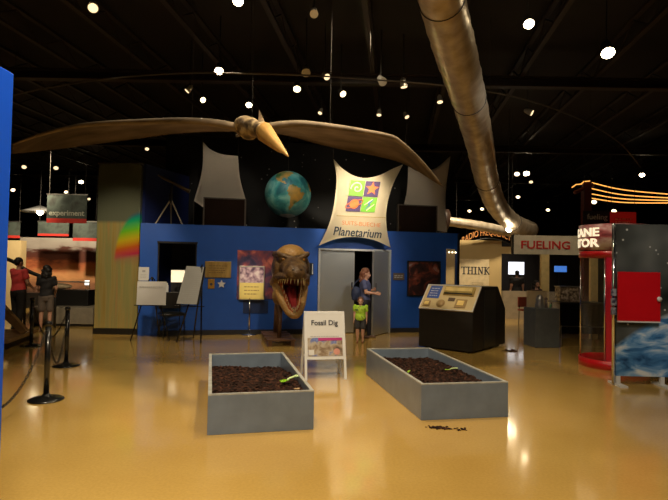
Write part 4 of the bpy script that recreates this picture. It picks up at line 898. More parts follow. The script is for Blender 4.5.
p = atZ(296.5, 390, 0.33); bm = B(); ell(bm, (0, 0, 0.01), (0.03, 0.012, 0.01), 10); ell(bm, (0.02, 0.01, 0.012), (0.015, 0.015, 0.01), 10); bm = fuse(bm, 0.004, 2); o = mk('bone_fragment', bm, M('tan bone', (0.42, 0.27, 0.13), 0.6), loc=(p.x, p.y, 0.33), smooth=True); tag(o, 'tan fossil fragment at the front right corner of the left dig box', 'fossil')
# spilled soil on the floor
p = atZ(439, 428, 0); bm = B()
for k in range(170):
    a = random.gauss(0, 0.055); b_ = random.gauss(0, 0.022)
    if k > 120: a = random.uniform(-0.02, 0.26); b_ = random.gauss(-0.015, 0.018)
    r = random.uniform(0.004, 0.011); bmesh.ops.create_icosphere(bm, subdivisions=1, radius=r, matrix=Matrix.Translation((a, b_-a*0.12, r*0.5)) @ Matrix.Diagonal((1.5, 1, 0.6, 1)))
o = mk('spilled_soil', bm, SOILM, loc=(p.x, p.y, 0)); o['kind'] = 'stuff'; o['label'] = 'small heap of dark soil spilled on the floor before the right dig box'; o['category'] = 'soil'

# ================================================================== KIOSK
P0 = Vector((1.71, 10.37, 0)); P1 = Vector((2.59, 9.65, 0)); e = (P1-P0); KW = e.length; rz = math.atan2(e.y, e.x)
t = thing('exhibit_kiosk', 'bulky black kiosk with a sloping cream control panel behind the right dig box', 'kiosk', P0, rz)
KM = M('rough black laminate', (0.011, 0.009, 0.008), 0.5, 0, 0.3, 9, 0.15)
prof = [(0, 0.03), (0, 0.76), (0.40, 1.225), (1.19, 1.225), (1.59, 0.76), (1.59, 0.03)]
bm = B(); prism(bm, [Vector((0, y, z)) for y, z in prof], (KW, 0, 0)); bmesh.ops.bevel(bm, geom=bm.edges[:], offset=0.01, segments=2, affect='EDGES'); mk('cabinet', bm, KM, t)
bm = B(); prism(bm, [Vector((KW, y, z)) for y, z in [(0.50, 0.06), (0.50, 1.16), (1.05, 1.16), (1.05, 0.06)]], (0.012, 0, 0)); mk('side_panel', bm, M('satin black side panel', (0.016, 0.015, 0.014), 0.3), t)
for y in (0.12, 0.6, 1.1, 1.47):
    for x in (0.12, KW-0.12):
        bm = B(); cone(bm, (x, y, 0), (x, y, 0.035), 0.035, seg=12); mk('foot', bm, BLACK, t)
# sloping panel frame : local u along x, v up the slope
v0 = Vector((0, 0, 0.76)); sl = Vector((0, 0.40, 0.465)); SLn = sl.length; sd = sl.normalized(); nn = Vector((0, -sd.z, sd.y))
PM = Matrix(((1, nn.x, sd.x, 0), (0, nn.y, sd.y, 0), (0, nn.z, sd.z, 0.76), (0, 0, 0, 1)))    # (u, out, v) -> local ; out = nn
def pbox(nm, u0, u1, a0, a1, th, mat, base=0.0, par=t):
    bm = B(); box(bm, (u0+u1)/2, base+th/2, a0, u1-u0, th, a1-a0, bevel=min(0.004, th*0.3)); bm.transform(PM); return mk(nm, bm, mat, par)
PAN = M('cream control panel', (0.60, 0.47, 0.25), 0.35, 0, 0.05, 6)
pp = pbox('control_panel', 0.0, KW, 0.0, SLn, 0.02, PAN)
pbox('panel_rim', 0.0, KW, 0.0, 0.015, 0.012, WHITEP, 0.02, pp); pbox('panel_rim', KW-0.015, KW, 0.015, SLn, 0.012, WHITEP, 0.02, pp); pbox('panel_rim', 0, 0.015, 0.015, SLn, 0.012, WHITEP, 0.02, pp); pbox('panel_rim', 0.015, KW-0.015, SLn-0.015, SLn, 0.012, WHITEP, 0.02, pp)
sc_ = pbox('blue_screen', 0.08, 0.34, 0.27, 0.58, 0.01, M('blue lit label', (0.04, 0.08, 0.25), 0.3, emit=0.05, ecol=(0.10, 0.18, 0.5)), 0.02)
bm = B(); stroke_lines(bm, 0.12, 0.31, 0.50, 0.016, 0.032, 4, 0.06, 5); bm.transform(PM); mk('screen_text', bm, WHITE, sc_)
tr = pbox('display_slot', 0.42, 1.05, 0.36, 0.56, 0.035, M('brass-toned slot', (0.45, 0.32, 0.10), 0.35, 0.4), 0.02)
pbox('slot_window', 0.44, 1.0, 0.44, 0.53, 0.012, M('pale gold window', (0.70, 0.52, 0.20), 0.3), 0.055, tr); pbox('slot_shadow_bar', 0.44, 1.03, 0.37, 0.40, 0.012, BLACK, 0.055, tr)  # black bar stands for the shadow in the slot
pbox('small_button_plate', 0.56, 0.70, 0.22, 0.30, 0.012, M('brown button plate', (0.12, 0.08, 0.05), 0.4), 0.02)
for (u, v) in ((0.14, 0.13), (0.85, 0.17)):
    big = u > 0.5; s = 0.11 if big else 0.075
    q = pbox('button_box', u-s, u+s, v-s*0.9, v+s*0.9, 0.02, M('tan button box', (0.36, 0.24, 0.10), 0.4), 0.02); pbox('button', u-s*0.6, u+s*0.6, v-s*0.5, v+s*0.5, 0.015, M('bright yellow button', (0.85, 0.62, 0.22), 0.3), 0.04, q)  # plain bright yellow colour, without emission
bm = B(); cone(bm, (0.43, 0.02, 0.15), (0.43, 0.03, 0.15), 0.09, seg=28); cone(bm, (0.43, 0.03, 0.15), (0.43, 0.04, 0.15), 0.065, 0.055, seg=28); bm.transform(PM); mk('dial', bm, M('tan dial', (0.42, 0.28, 0.12), 0.4), t, True)
for k in range(4):
    p = P0+Vector((math.cos(rz), math.sin(rz), 0))*(KW+0.03+k*0.02)+Vector((-math.sin(rz), math.cos(rz), 0))*(0.1+0.2*k)
# dark crumbs beside the kiosk
p = atZ(511, 351, 0); bm = B()
for k in range(60):
    r = random.uniform(0.008, 0.02); bmesh.ops.create_icosphere(bm, subdivisions=1, radius=r, matrix=Matrix.Translation((random.gauss(0, 0.07), random.gauss(0, 0.05), r*0.35)) @ Matrix.Diagonal((1.4, 1, 0.5, 1)))
o = mk('spilled_soil', bm, SOILM, loc=(p.x, p.y, 0)); o['kind'] = 'stuff'; o['label'] = 'dark crumbs on the floor at the right foot of the kiosk'; o['category'] = 'soil'

# ================================================================== PLANETARIUM FABRIC SIGN
def seglist(pts, n):
    c = catmull(pts, 12); L = [0]
    for a, b_ in zip(c, c[1:]): L.append(L[-1]+(b_-a).length)
    out = []; j = 0
    for i in range(n+1):
        s = L[-1]*i/n
        while j < len(L)-2 and L[j+1] < s: j += 1
        f = (s-L[j])/max(1e-9, L[j+1]-L[j]); out.append(c[j].lerp(c[j+1], min(1, max(0, f))))
    return out
def kite(name, top, right, bottom, left, off, label, mat, bulge=0.0, n=16):
    f = lambda pts: seglist([Vector((*(lambda q: (q[0], 0, q[1]))(sz(x, y, off)),)) for x, y in pts], n)
    Tt, Rr, Bb, Ll = f(top), f(right), f(bottom), f(left)     # top L->R, right T->B, bottom L->R, left T->B
    org = (Bb[0]+Bb[-1])/2
    loc = WA+WE*org.x+WN*off; loc.z = org.z
    t = thing(name, label, 'fabric sail', loc, WRZ)
    bm = B(); G = []
    for j in range(n+1):
        v = j/n; row = []
        for i in range(n+1):
            u = i/n
            p = Tt[i]*(1-v)+Bb[i]*v+Ll[j]*(1-u)+Rr[j]*u-(Tt[0]*(1-u)*(1-v)+Tt[-1]*u*(1-v)+Bb[0]*(1-u)*v+Bb[-1]*u*v)
            p = p-org; p.y = -bulge*math.sin(PI*u)*math.sin(PI*v); row.append(bm.verts.new(p))
        G.append(row)
    for j in range(n):
        for i in range(n): bm.faces.new((G[j][i], G[j][i+1], G[j+1][i+1], G[j+1][i]))
    bmesh.ops.solidify(bm, geom=bm.faces[:], thickness=0.006)
    fb = mk('fabric', bm, mat, t, True)
    cs = [Tt[0]-org, Tt[-1]-org, Bb[0]-org, Bb[-1]-org]
    return t, fb, cs, loc, org
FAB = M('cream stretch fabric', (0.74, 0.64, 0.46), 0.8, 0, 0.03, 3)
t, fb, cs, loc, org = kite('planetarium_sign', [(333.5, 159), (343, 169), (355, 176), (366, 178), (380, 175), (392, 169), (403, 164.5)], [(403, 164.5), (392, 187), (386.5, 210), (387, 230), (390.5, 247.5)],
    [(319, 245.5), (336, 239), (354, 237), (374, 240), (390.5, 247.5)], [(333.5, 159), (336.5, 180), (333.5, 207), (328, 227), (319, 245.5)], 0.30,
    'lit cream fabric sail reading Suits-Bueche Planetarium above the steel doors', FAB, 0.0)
for i, c4 in enumerate(cs):
    bm = B()
    if i < 2: cone(bm, c4, Vector((c4.x*1.15, 0.0, 4.3-loc.z+1.59)), 0.005, seg=6)
    else: cone(bm, c4, Vector((c4.x, 0.28, c4.z-0.01)), 0.008, seg=6)
    mk('guy_wire', bm, WIRE, t)
def sgn(px, py): s, z = sz(px, py, 0.31); return (s-org.x, z-org.z)
LOGG = M('lime logo green', (0.13, 0.36, 0.02), 0.6); LOGP = M('logo violet', (0.045, 0.02, 0.10), 0.6); LOGO = M('logo orange', (0.66, 0.14, 0.025), 0.6); LOGW = M('logo white', (0.75, 0.75, 0.6), 0.6); LOGB = M('logo blue', (0.05, 0.12, 0.35), 0.6)
a0 = sgn(347, 212); a1 = sgn(380, 179.5)
# logo slants slightly like the photograph: parallelogram axes
q00 = Vector((*[sgn(345.5, 211)[0]], 0, sgn(345.5, 211)[1])); q10 = Vector((sgn(374.5, 212.5)[0], 0, sgn(374.5, 212.5)[1])); q01 = Vector((sgn(351, 180)[0], 0, sgn(351, 180)[1])); q11 = Vector((sgn(380.5, 182)[0], 0, sgn(380.5, 182)[1]))
def LQ(u, v, y): p = q00*(1-u)*(1-v)+q10*u*(1-v)+q01*(1-u)*v+q11*u*v; p.y = y; return p
def lpoly(nm, uv, mat, y=-0.012, par=None):
    bm = B(); prism(bm, [LQ(u, v, y) for u, v in uv], (0, -0.003, 0)); return mk(nm, bm, mat, par or fb)
lpoly('green_square', [(0, 0.5), (0.49, 0.5), (0.49, 1), (0, 1)], LOGG); lpoly('violet_square', [(0.51, 0.5), (1, 0.5), (1, 1), (0.51, 1)], LOGP)
lpoly('violet_square', [(0, 0), (0.49, 0), (0.49, 0.48), (0, 0.48)], LOGP); lpoly('green_square', [(0.51, 0), (1, 0), (1, 0.48), (0.51, 0.48)], LOGG)
bm = B(); tube(bm, [LQ(0.25+0.022*th*math.cos(th), 0.75+0.022*th*math.sin(th), -0.018) for th in [0.6+i*0.3 for i in range(31)]], 0.014, 6); mk('spiral', bm, LOGW, fb)
lpoly('star', [(0.76+(0.23 if i % 2 == 0 else 0.10)*math.sin(i*PI/5), 0.76+(0.23 if i % 2 == 0 else 0.10)*math.cos(i*PI/5)) for i in range(10)], LOGO, -0.017)
lpoly('planet_disc', [(0.25+0.155*math.cos(a), 0.24+0.155*math.sin(a)) for a in [i*PI/12 for i in range(24)]], LOGO, -0.017)
bm = B(); tube(bm, [LQ(0.25+0.30*math.cos(a)*0.95-0.02*math.sin(a), 0.24+0.09*math.sin(a)+0.11*math.cos(a), -0.022) for a in [i*PI/12 for i in range(25)]], 0.009, 6); mk('planet_ring', bm, LOGO, fb)
lpoly('lightning_bolt', [(0.62, 0.06), (0.80, 0.22), (0.73, 0.24), (0.92, 0.44), (0.70, 0.30), (0.77, 0.27)], LOGB, -0.017)
bm = B(); tube(bm, [LQ(0.60, 0.22, -0.02), LQ(0.84, 0.42, -0.02)], 0.009, 6); tube(bm, [LQ(0.70, 0.05, -0.02), LQ(0.93, 0.26, -0.02)], 0.009, 6); mk('comet_streaks', bm, LOGW, fb)
xl, zl = sgn(336, 216); xr, _ = sgn(386, 217)
bm = B(); box(bm, (xl+xr)/2, -0.010, zl, xr-xl-0.02, 0.003, 0.014); mk('rule_line', bm, M('gold rule', (0.5, 0.35, 0.12), 0.6), fb)
rot_t = Matrix.Rotation(math.radians(2.0), 4, 'Y')
x0, z0 = sgn(361.5, 226); mk('name_lettering', text_bm('SUITS-BUECHE', 0.095, 0.93, 0.004, Matrix.Translation((x0, -0.012, z0)) @ rot_t), M('peach lettering', (0.72, 0.27, 0.10), 0.6), fb)
x0, z0 = sgn(357.5, 236.8); mk('planetarium_lettering', text_bm('Planetarium', 0.20, 1.16, 0.005, Matrix.Translation((x0, -0.012, z0)) @ rot_t, bold=0.012, slant=0.2), M('dark slate lettering', (0.03, 0.04, 0.06), 0.6), fb)
lc = WA+WE*(org.x)+WN*2.0; light('SPOT', 'sign_spotlight', (lc.x+0.2, lc.y-0.6, 4.6), (loc.x+0.02, loc.y, loc.z+1.15), 540, color=(1, 0.86, 0.62), angle=40, blend=0.9)

FABD = M('unlit cream fabric', (0.62, 0.56, 0.47), 0.8, 0, 0.03, 3)  # same cream fabric, darkened to stand for dimmer light on the rear sails
for args in [([(203, 142), (210, 149), (221, 154), (238, 156)], [(238, 156), (240, 178), (246, 201)], [(194, 201), (218, 214), (246, 201)], [(203, 142), (202, 170), (194, 201)], 'dim cream fabric sail behind the left dark screen above the blue wall'),
             ([(408, 166), (420, 172), (436, 168), (450.5, 156)], [(450.5, 156), (446.5, 185), (445.5, 210), (447, 232)], [(398, 231), (420, 229), (447, 232)], [(408, 166), (407, 190), (402, 212), (398, 231)], 'dim cream fabric sail behind the right dark screen and the wing tip')]:
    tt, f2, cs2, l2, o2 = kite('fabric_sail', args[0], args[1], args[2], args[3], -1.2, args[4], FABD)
    for i, c4 in enumerate(cs2):
        bm = B()
        if i < 2: cone(bm, c4, Vector((c4.x*1.1, 0.0, CZ-l2.z-0.01)), 0.005, seg=6)
        else: cone(bm, c4, Vector((c4.x, 0.0, WH-l2.z)), 0.012, seg=6)
        mk('guy_wire', bm, WIRE, tt)
for px, lab in [((203, 198, 246, 223.5), 'dark brown framed screen on the wall top left of the globe'), ((397, 205, 437, 232), 'dark brown framed screen on the wall top right of the planetarium sail')]:
    s0, s1 = sz(px[0], 210, -0.6)[0], sz(px[2], 210, -0.6)[0]; z1 = sz((px[0]+px[2])/2, px[1], -0.6)[1]
    loc = WA+WE*((s0+s1)/2)-WN*0.6; loc.z = WH-0.004; tt = thing('rear_screen', lab, 'screen', loc, WRZ, None); ww = s1-s0; hh = z1-WH
    bm = B(); box(bm, 0, 0, 0.02, ww-0.06, 0.06, hh-0.04); mk('panel', bm, M('dark brown screen', (0.012, 0.006, 0.004), 0.9, 0, 0.15, 4, spec=0.1), tt)
    bm = B()
    for sx in (-1, 1): box(bm, sx*(ww/2-0.02), 0, 0, 0.03, 0.09, hh)
    for z in (0, hh-0.025): box(bm, 0, 0, z, ww-0.07, 0.09, 0.025)
    mk('frame', bm, M('grey brown frame', (0.07, 0.055, 0.045), 0.5), tt)
# telescope
c = WA+WE*sz(170.5, 215, -0.5)[0]-WN*0.5; c.z = WH-0.004
t = thing('telescope', 'old telescope on a pale tripod above the blue wall', 'telescope', c, WRZ)
k_ = 11.9/520
zh = sz(170, 199, -0.5)[1]-WH
for q in [(-0.32, -0.12), (0.28, -0.12), (0.0, 0.3)]:
    bm = B(); cone(bm, (0, 0, zh), (q[0], q[1], 0.0), 0.022, 0.016, 10); mk('leg', bm, M('pale tripod wood', (0.30, 0.27, 0.22), 0.5), t)
bm = B(); cone(bm, (0, 0, zh-0.08), (0, 0, zh+0.12), 0.04, 0.05, 12); cone(bm, (0, 0, zh+0.1), (0.02, 0, zh+0.42), 0.03, 0.03); mk('mount', bm, BLACK, t)
bm = B(); cone(bm, (-0.22, 0, zh+0.50), (0.36, 0, zh+0.22), 0.03, 0.042, 16); cone(bm, (-0.30, 0, zh+0.54), (-0.22, 0, zh+0.50), 0.018, 0.018, 12); cone(bm, (0.36, 0, zh+0.22), (0.41, 0, zh+0.196), 0.05, 0.05, 16); mk('tube', bm, M('dull bronze tube', (0.12, 0.09, 0.05), 0.4, 0.5), t, False)

# ================================================================== GLOBE
gp = onwall(288, 194.3, -0.7); gr_ = 23.2*(gp-O).length/FPX*0.985
def globe_mats():
    oc = ramp_mat('globe ocean', [(0.35, (0.015, 0.13, 0.17)), (0.5, (0.05, 0.30, 0.32)), (0.64, (0.20, 0.50, 0.48))], 3.5, 0.5, 7, distort=0.6)
    ld = ramp_mat('globe land', [(0.38, (0.04, 0.13, 0.04)), (0.5, (0.35, 0.24, 0.07)), (0.65, (0.50, 0.30, 0.06))], 4.5, 0.5, 5)
    return [oc, ld, M('globe ice', (0.5, 0.55, 0.55), 0.5)]
SA = [(-80, -5), (-78, 2), (-76, 8), (-70, 12), (-60, 9), (-51, 4), (-44, -3), (-35, -6), (-38, -14), (-42, -23), (-49, -28), (-56, -35), (-62, -40), (-66, -46), (-70, -54), (-75, -50), (-73, -38), (-71, -20), (-77, -13)]
NA = [(-125, 48), (-124, 38), (-115, 30), (-106, 22), (-97, 16), (-90, 14), (-84, 9), (-80, 9), (-84, 13), (-88, 17), (-88, 21), (-96, 20), (-97, 27), (-90, 29), (-82, 26), (-81, 31), (-75, 37), (-68, 45), (-55, 52), (-75, 62), (-95, 65), (-130, 68), (-160, 68), (-160, 58), (-135, 57)]
AF = [(-17, 15), (-8, 5), (5, 5), (10, 0), (14, -10), (16, -28), (25, -34), (38, -18), (45, 5), (50, 12), (35, 28), (10, 37), (-8, 34)]
AN = None
def inpoly(x, y, P):
    r = False; j = len(P)-1
    for i in range(len(P)):
        if (P[i][1] > y) != (P[j][1] > y) and x < (P[j][0]-P[i][0])*(y-P[i][1])/(P[j][1]-P[i][1])+P[i][0]: r = not r
        j = i
    return r
t = thing('hanging_globe', 'blue-green Earth globe hanging before the black starry backdrop', 'globe', gp-Vector((0, 0, gr_)))
bm = B(); bmesh.ops.create_uvsphere(bm, u_segments=128, v_segments=72, radius=gr_)
lon0 = -84
for f in bm.faces:
    c = f.calc_center_median().normalized(); lat = math.degrees(math.asin(c.z)); lon = math.degrees(math.atan2(c.x, -c.y))+lon0
    wob = 2.5*noise.noise(c*9); lo, la = lon+wob, lat+wob
    if lat < -70 or lat > 80: f.material_index = 2
    elif inpoly(lo, la, SA) or inpoly(lo, la, NA) or inpoly(lo, la, AF): f.material_index = 1
bm.transform(Matrix.Translation((0, 0, gr_)) @ Matrix.Rotation(math.radians(-6), 4, 'X')); mk('sphere', bm, globe_mats(), t, True)
bm = B(); cone(bm, (0, 0, 2*gr_-0.01), (0, 0, CZ-t.location.z-0.01), 0.006, seg=6); mk('suspension_wire', bm, WIRE, t)
light('SPOT', 'globe_spotlight', (gp.x-0.1, gp.y-1.9, 4.9), gp, 24, color=(0.95, 0.97, 0.9), angle=34)
light('SPOT', 'added_spot', (0.5, 8.2, 5.3), (0.2, 13.0, 3.0), 60, angle=60)  # added spot towards the sails and globe
light('SPOT', 'added_spot', (-2.4, 10.6, 5.5), (-2.75, 13.1, 3.3), 75, color=(1, 0.85, 0.65), angle=44)  # spot added to lift the left rear sail
light('SPOT', 'added_spot', (2.3, 11.2, 5.5), (1.75, 14.0, 3.2), 75, color=(1, 0.85, 0.65), angle=40)  # spot added to lift the right rear sail

# ================================================================== PTEROSAUR
body_c = atY(249, 127, 7.0); zz = body_c.z
t = thing('pterosaur_model', 'large hanging pterosaur model with outstretched brown wings and orange beak', 'pterosaur', body_c-Vector((0, 0, 0.3)))
org = t.location
PTM = ramp_mat('brown wing membrane', [(0.3, (0.125, 0.094, 0.064)), (0.5, (0.18, 0.135, 0.093)), (0.7, (0.24, 0.18, 0.125))], 2.0, 0.9, 6, (1, 3, 1), bump=0.1); PTM.node_tree.nodes['Principled BSDF'].inputs['Specular IOR Level'].default_value = 0.15
PTB = ramp_mat('mottled pterosaur hide', [(0.35, (0.05, 0.033, 0.02)), (0.5, (0.22, 0.15, 0.08)), (0.62, (0.50, 0.38, 0.20))], 9, 0.7, 6, bump=0.3)
PTA = ramp_mat('brown wing arm hide', [(0.3, (0.13, 0.095, 0.06)), (0.7, (0.27, 0.20, 0.13))], 4, 0.8, 5)
def wing(top, bot, nm, ys):
    n = 40; Tt = seglist([atY(x, y, Y)-org for (x, y), Y in zip(top, ys)], n); Bt = seglist([atY(x, y, Y2)-org for (x, y), Y2 in zip(bot, [Y+dy for Y, dy in zip([ys[0]+(ys[-1]-ys[0])*i/(len(bot)-1) for i in range(len(bot))], [0.75]*(len(bot)-1)+[0.1])])], n)
    bm = B(); rows = []
    for i in range(n+1):
        row = []
        for j in range(9):
            u = j/8; p = Tt[i].lerp(Bt[i], u); p.z += 0.10*math.sin(PI*u)*math.sin(PI*min(1, i/n*1.05)); row.append(bm.verts.new(p))
        rows.append(row)
    for a, b_ in zip(rows, rows[1:]):
        for j in range(8): bm.faces.new((a[j], a[j+1], b_[j+1], b_[j]))
    bmesh.ops.solidify(bm, geom=bm.faces[:], thickness=0.018); w_ = mk(nm, bm, PTM, t, True)
    bm = B(); tube(bm, Tt, [0.05*(1-0.75*i/n)+0.004 for i in range(n+1)], 10); mk('wing_arm', bm, PTA, w_, True)
    return Tt
TL = wing([(240, 127.5), (215, 123), (185, 121), (150, 121.5), (90, 124.5), (50, 132), (13, 144)], [(240, 131.5), (185, 133), (120, 141), (60, 149), (12, 154)], 'left_wing', [7.0, 6.9, 6.85, 6.8, 6.75, 6.8, 6.9])
TR = wing([(268, 127), (285, 124.5), (305, 124), (345, 128.5), (388, 136), (400, 142), (420, 160), (441, 184)], [(268, 132), (292, 137), (330, 147), (380, 157), (408, 166), (444, 188)], 'right_wing', [7.0, 6.95, 6.9, 6.9, 7.0, 7.05, 7.2, 7.4])
def PL(x, y, Y=7.0): return atY(x, y, Y)-org
bm = B(); cap(bm, PL(249, 129, 7.0), 0.15, PL(247, 133, 7.9), 0.09, 20); ell(bm, PL(246, 127, 7.1), (0.17, 0.26, 0.14), 20)
cap(bm, PL(251, 127, 6.95), 0.13, PL(261, 130, 6.70), 0.09, 16); ell(bm, PL(264, 131.5, 6.6), (0.095, 0.13, 0.10), 16)
for p in (PL(240, 127.5), PL(268, 127)): cap(bm, PL(252, 128, 7.05), 0.08, p, 0.05)
bm = fuse(bm, 0.014, 4); bd = mk('body', bm, PTB, t, True)
BEAK = ramp_mat('orange beak', [(0.3, (0.42, 0.22, 0.06)), (0.7, (0.70, 0.42, 0.13))], 5, 0.4)
bm = B(); q0 = PL(264, 130.5, 6.55); q1 = PL(288.5, 156.5, 6.0)
rng = [q0.lerp(q1, i/12) for i in range(13)]; tube(bm, rng, [0.105*(1-(i/12))**0.85+0.006 for i in range(13)], 14); mk('upper_beak', bm, BEAK, t, True)
bm = B(); q0b = PL(262, 136, 6.6); q1b = PL(281, 153, 6.15); rng = [q0b.lerp(q1b, i/10) for i in range(11)]; tube(bm, rng, [0.062*(1-(i/10))**0.8+0.005 for i in range(11)], 12); mk('lower_beak', bm, BEAK, t, True)
bm = B(); prism(bm, [PL(258, 128, 6.65)+Vector((0, -0.015, 0)), PL(267, 128, 6.6)+Vector((0, -0.015, 0)), PL(263, 118, 6.75), PL(259, 109, 6.95)], (0, 0.04, 0)); mk('head_crest', bm, PTB, t)
bm = B(); ell(bm, PL(267, 127.5, 6.52), 0.018, 10); ell(bm, PL(262, 129.5, 6.50), 0.018, 10); mk('eyes', bm, BLACK, t, True)
for s in (-1, 1):
    bm = B(); cap(bm, PL(247, 132, 7.8)+Vector((s*0.07, 0, 0)), 0.05, PL(247, 136, 8.4)+Vector((s*0.16, 0, 0)), 0.025); mk('hind_leg', bm, PTB, t, True)
for (x, y, Y) in ((192, 122, 6.9), (252, 122, 7.1), (330, 128, 6.95)):
    p = PL(x, y, Y); bm = B(); cone(bm, p, (p.x, p.y, CZ-org.z-0.01), 0.0025, seg=6); mk('suspension_wire', bm, WIRE, t)
light('SPOT', 'added_spot', (-1.2, 5.0, 5.4), (-0.9, 6.3, 3.3), 35, angle=60)  # small added spot over the pterosaur, no fixture

# ================================================================== FABRIC DUCT
DUCT = ramp_mat('silver gold mylar duct', [(0.3, (0.42, 0.33, 0.22)), (0.5, (0.54, 0.45, 0.33)), (0.7, (0.66, 0.58, 0.46))], 2.0, 0.35, 4, (3, 3, 1), metal=0.45, bump=0.3)
dp = [(436, -40, 5.2), (442, 0, 5.8), (455, 50, 6.9), (469, 100, 8.2), (480, 145, 9.8), (487, 180, 11.6), (497, 206, 13.0), (512, 222, 14.0), (530, 230, 14.8)]
wd = [52, 46, 42, 34, 27, 23, 20, 18, 17]
pts = [atY(x, y, Y) for x, y, Y in dp]; rr = [w_/2/FPX*Y for w_, (x, y, Y) in zip(wd, dp)]
base = pts[4].copy(); t = thing('air_duct', 'long shiny gold-silver tube sweeping down from the ceiling to the far right', 'duct', base)
cp_ = catmull([p-base for p in pts], 14); rc = []
for i in range(len(cp_)):
    u = i/14; j = min(int(u), len(rr)-2); f = u-j; rc.append((rr[j]*(1-f)+rr[j+1]*f)*(1+0.018*math.sin(i*1.3)+0.012*math.sin(i*3.1)))
bm = B(); tube(bm, cp_, rc, 28); mk('tube_skin', bm, DUCT, t, True)
for i in (14, 42, 70, 98):
    p = cp_[i]; r = rc[i]; bm = B()
    q_ = (cp_[i+1]-cp_[i-1]).to_track_quat('Z', 'Y').to_matrix().to_4x4()
    ring = [Matrix.Translation(p) @ q_ @ Vector(((r+0.006)*math.cos(2*PI*k/24), (r+0.006)*math.sin(2*PI*k/24), 0)) for k in range(25)]
    tube(bm, ring, 0.007, 6, False); cone(bm, (p.x, p.y, p.z+r), (p.x, p.y, CZ-base.z-0.01), 0.005, seg=6); mk('hanger', bm, WIRE, t)
a = atY(446, 221, 15.3); b_ = atY(480, 226, 15.5); c_ = atY(514, 233, 15.8)
t = thing('air_duct', 'horizontal pale gold tube behind the blue wall joining the sweeping tube', 'duct', a)
pp_ = catmull([Vector((0, 0, 0)), b_-a, c_-a], 10); bm = B(); tube(bm, pp_, [0.14+0.006*math.sin(i*2) for i in range(len(pp_))], 24); mk('tube_skin', bm, DUCT, t, True)
bm = B(); d = (pp_[1]-pp_[0]).normalized(); cone(bm, -d*0.25, -d*0.005, 0.35, 0.35, 28); mk('end_drum', bm, M('dark brown drum', (0.05, 0.025, 0.015), 0.5), t, True)
for i in (3, 16):
    p = pp_[i]; bm = B(); cone(bm, (p.x, p.y, p.z+0.16), (p.x, p.y, CZ-a.z-0.01), 0.005, seg=6); mk('hanger', bm, WIRE, t)
light('SPOT', 'added_spot', (1.2, 4.0, 5.3), (1.9, 8.0, 4.0), 70, angle=60)  # added spot along the upper duct
light('SPOT', 'added_spot', (4.6, 12.0, 5.3), (4.4, 14.8, 2.7), 70, angle=50)  # added spot on the lower duct bend

# ================================================================== BACKGROUND RIGHT
def wall_seg(name, x0, x1, ytop, Y, mat, z0=0.0, z1=WH, th=0.12):
    a = atY(x0, 265, Y).x; b_ = atY(x1, 265, Y).x; bm = B(); box(bm, 0, 0, 0, b_-a, th, z1-z0); return mk(name, bm, mat, loc=((a+b_)/2, Y+th/2, z0))
CREAMW = M('cream gallery wall', (0.60, 0.44, 0.20), 0.6, 0, 0.06, 1.5)
struct(wall_seg('wall_think', 440, 501.5, 240, 16.0, CREAMW))
light('SPOT', 'added_spot', (4.3, 14.0, 5.2), (4.3, 16.0, 1.5), 420, angle=60)  # spot added to brighten the cream wall
c, ww, hh = yrect(455, 259, 489, 289, 15.96)
t = thing('think_sign', 'cream sign board reading THINK on the cream gallery wall', 'sign', (c.x, 15.975, c.z))
bm = B(); box(bm, 0, 0, 0, ww, 0.04, hh, bevel=0.004); mk('board', bm, M('light cream board', (0.76, 0.62, 0.38), 0.5), t)
# slab serif letters built from bars
bm = B(); LH = 0.21; ST = 0.038
def bar(x0_, z0_, x1_, z1_, w_=ST):
    d = Vector((x1_-x0_, 0, z1_-z0_)); L_ = d.length; boxc(bm, ((x0_+x1_)/2, -0.023, (z0_+z1_)/2), (L_, 0.006, w_), Matrix.Rotation(-math.atan2(d.z, d.x), 4, 'Y'))
def serif(xc, zc, w_=0.09): bar(xc-w_/2, zc, xc+w_/2, zc, 0.026)
zb = hh*0.5; pitch = 0.195; X0 = -0.25
bar(X0, zb, X0, zb+LH); bar(X0-0.08, zb+LH, X0+0.08, zb+LH, 0.022); serif(X0, zb); bar(X0-0.08, zb+LH-0.03, X0-0.08, zb+LH, 0.016); bar(X0+0.08, zb+LH-0.03, X0+0.08, zb+LH, 0.016)
X1 = X0+pitch
for s in (-1, 1): bar(X1+s*0.055, zb, X1+s*0.055, zb+LH); serif(X1+s*0.055, zb); serif(X1+s*0.055, zb+LH)
bar(X1-0.055, zb+LH/2, X1+0.055, zb+LH/2, 0.018)
X2 = X1+pitch*0.8; bar(X2, zb, X2, zb+LH); serif(X2, zb); serif(X2, zb+LH)
X3 = X2+pitch*0.8
for s in (-1, 1): bar(X3+s*0.055, zb, X3+s*0.055, zb+LH, 0.022)
bar(X3-0.055, zb+LH, X3+0.055, zb); serif(X3-0.055, zb, 0.06); serif(X3-0.055, zb+LH, 0.06); serif(X3+0.055, zb+LH, 0.06)
X4 = X3+pitch; bar(X4-0.05, zb, X4-0.05, zb+LH); serif(X4-0.05, zb); serif(X4-0.05, zb+LH); bar(X4-0.04, zb+LH*0.45, X4+0.06, zb+LH, 0.022); bar(X4-0.02, zb+LH*0.55, X4+0.065, zb); serif(X4+0.06, zb, 0.05); serif(X4+0.06, zb+LH, 0.05)
mk('think_lettering', bm, DKTXT, t)
bm = B(); stroke_lines(bm, 0.0, ww*0.35, hh*0.2, 0.012, -0.023, 2, 0.05, 8); mk('small_print', bm, M('tan small print', (0.35, 0.25, 0.12), 0.6), t)
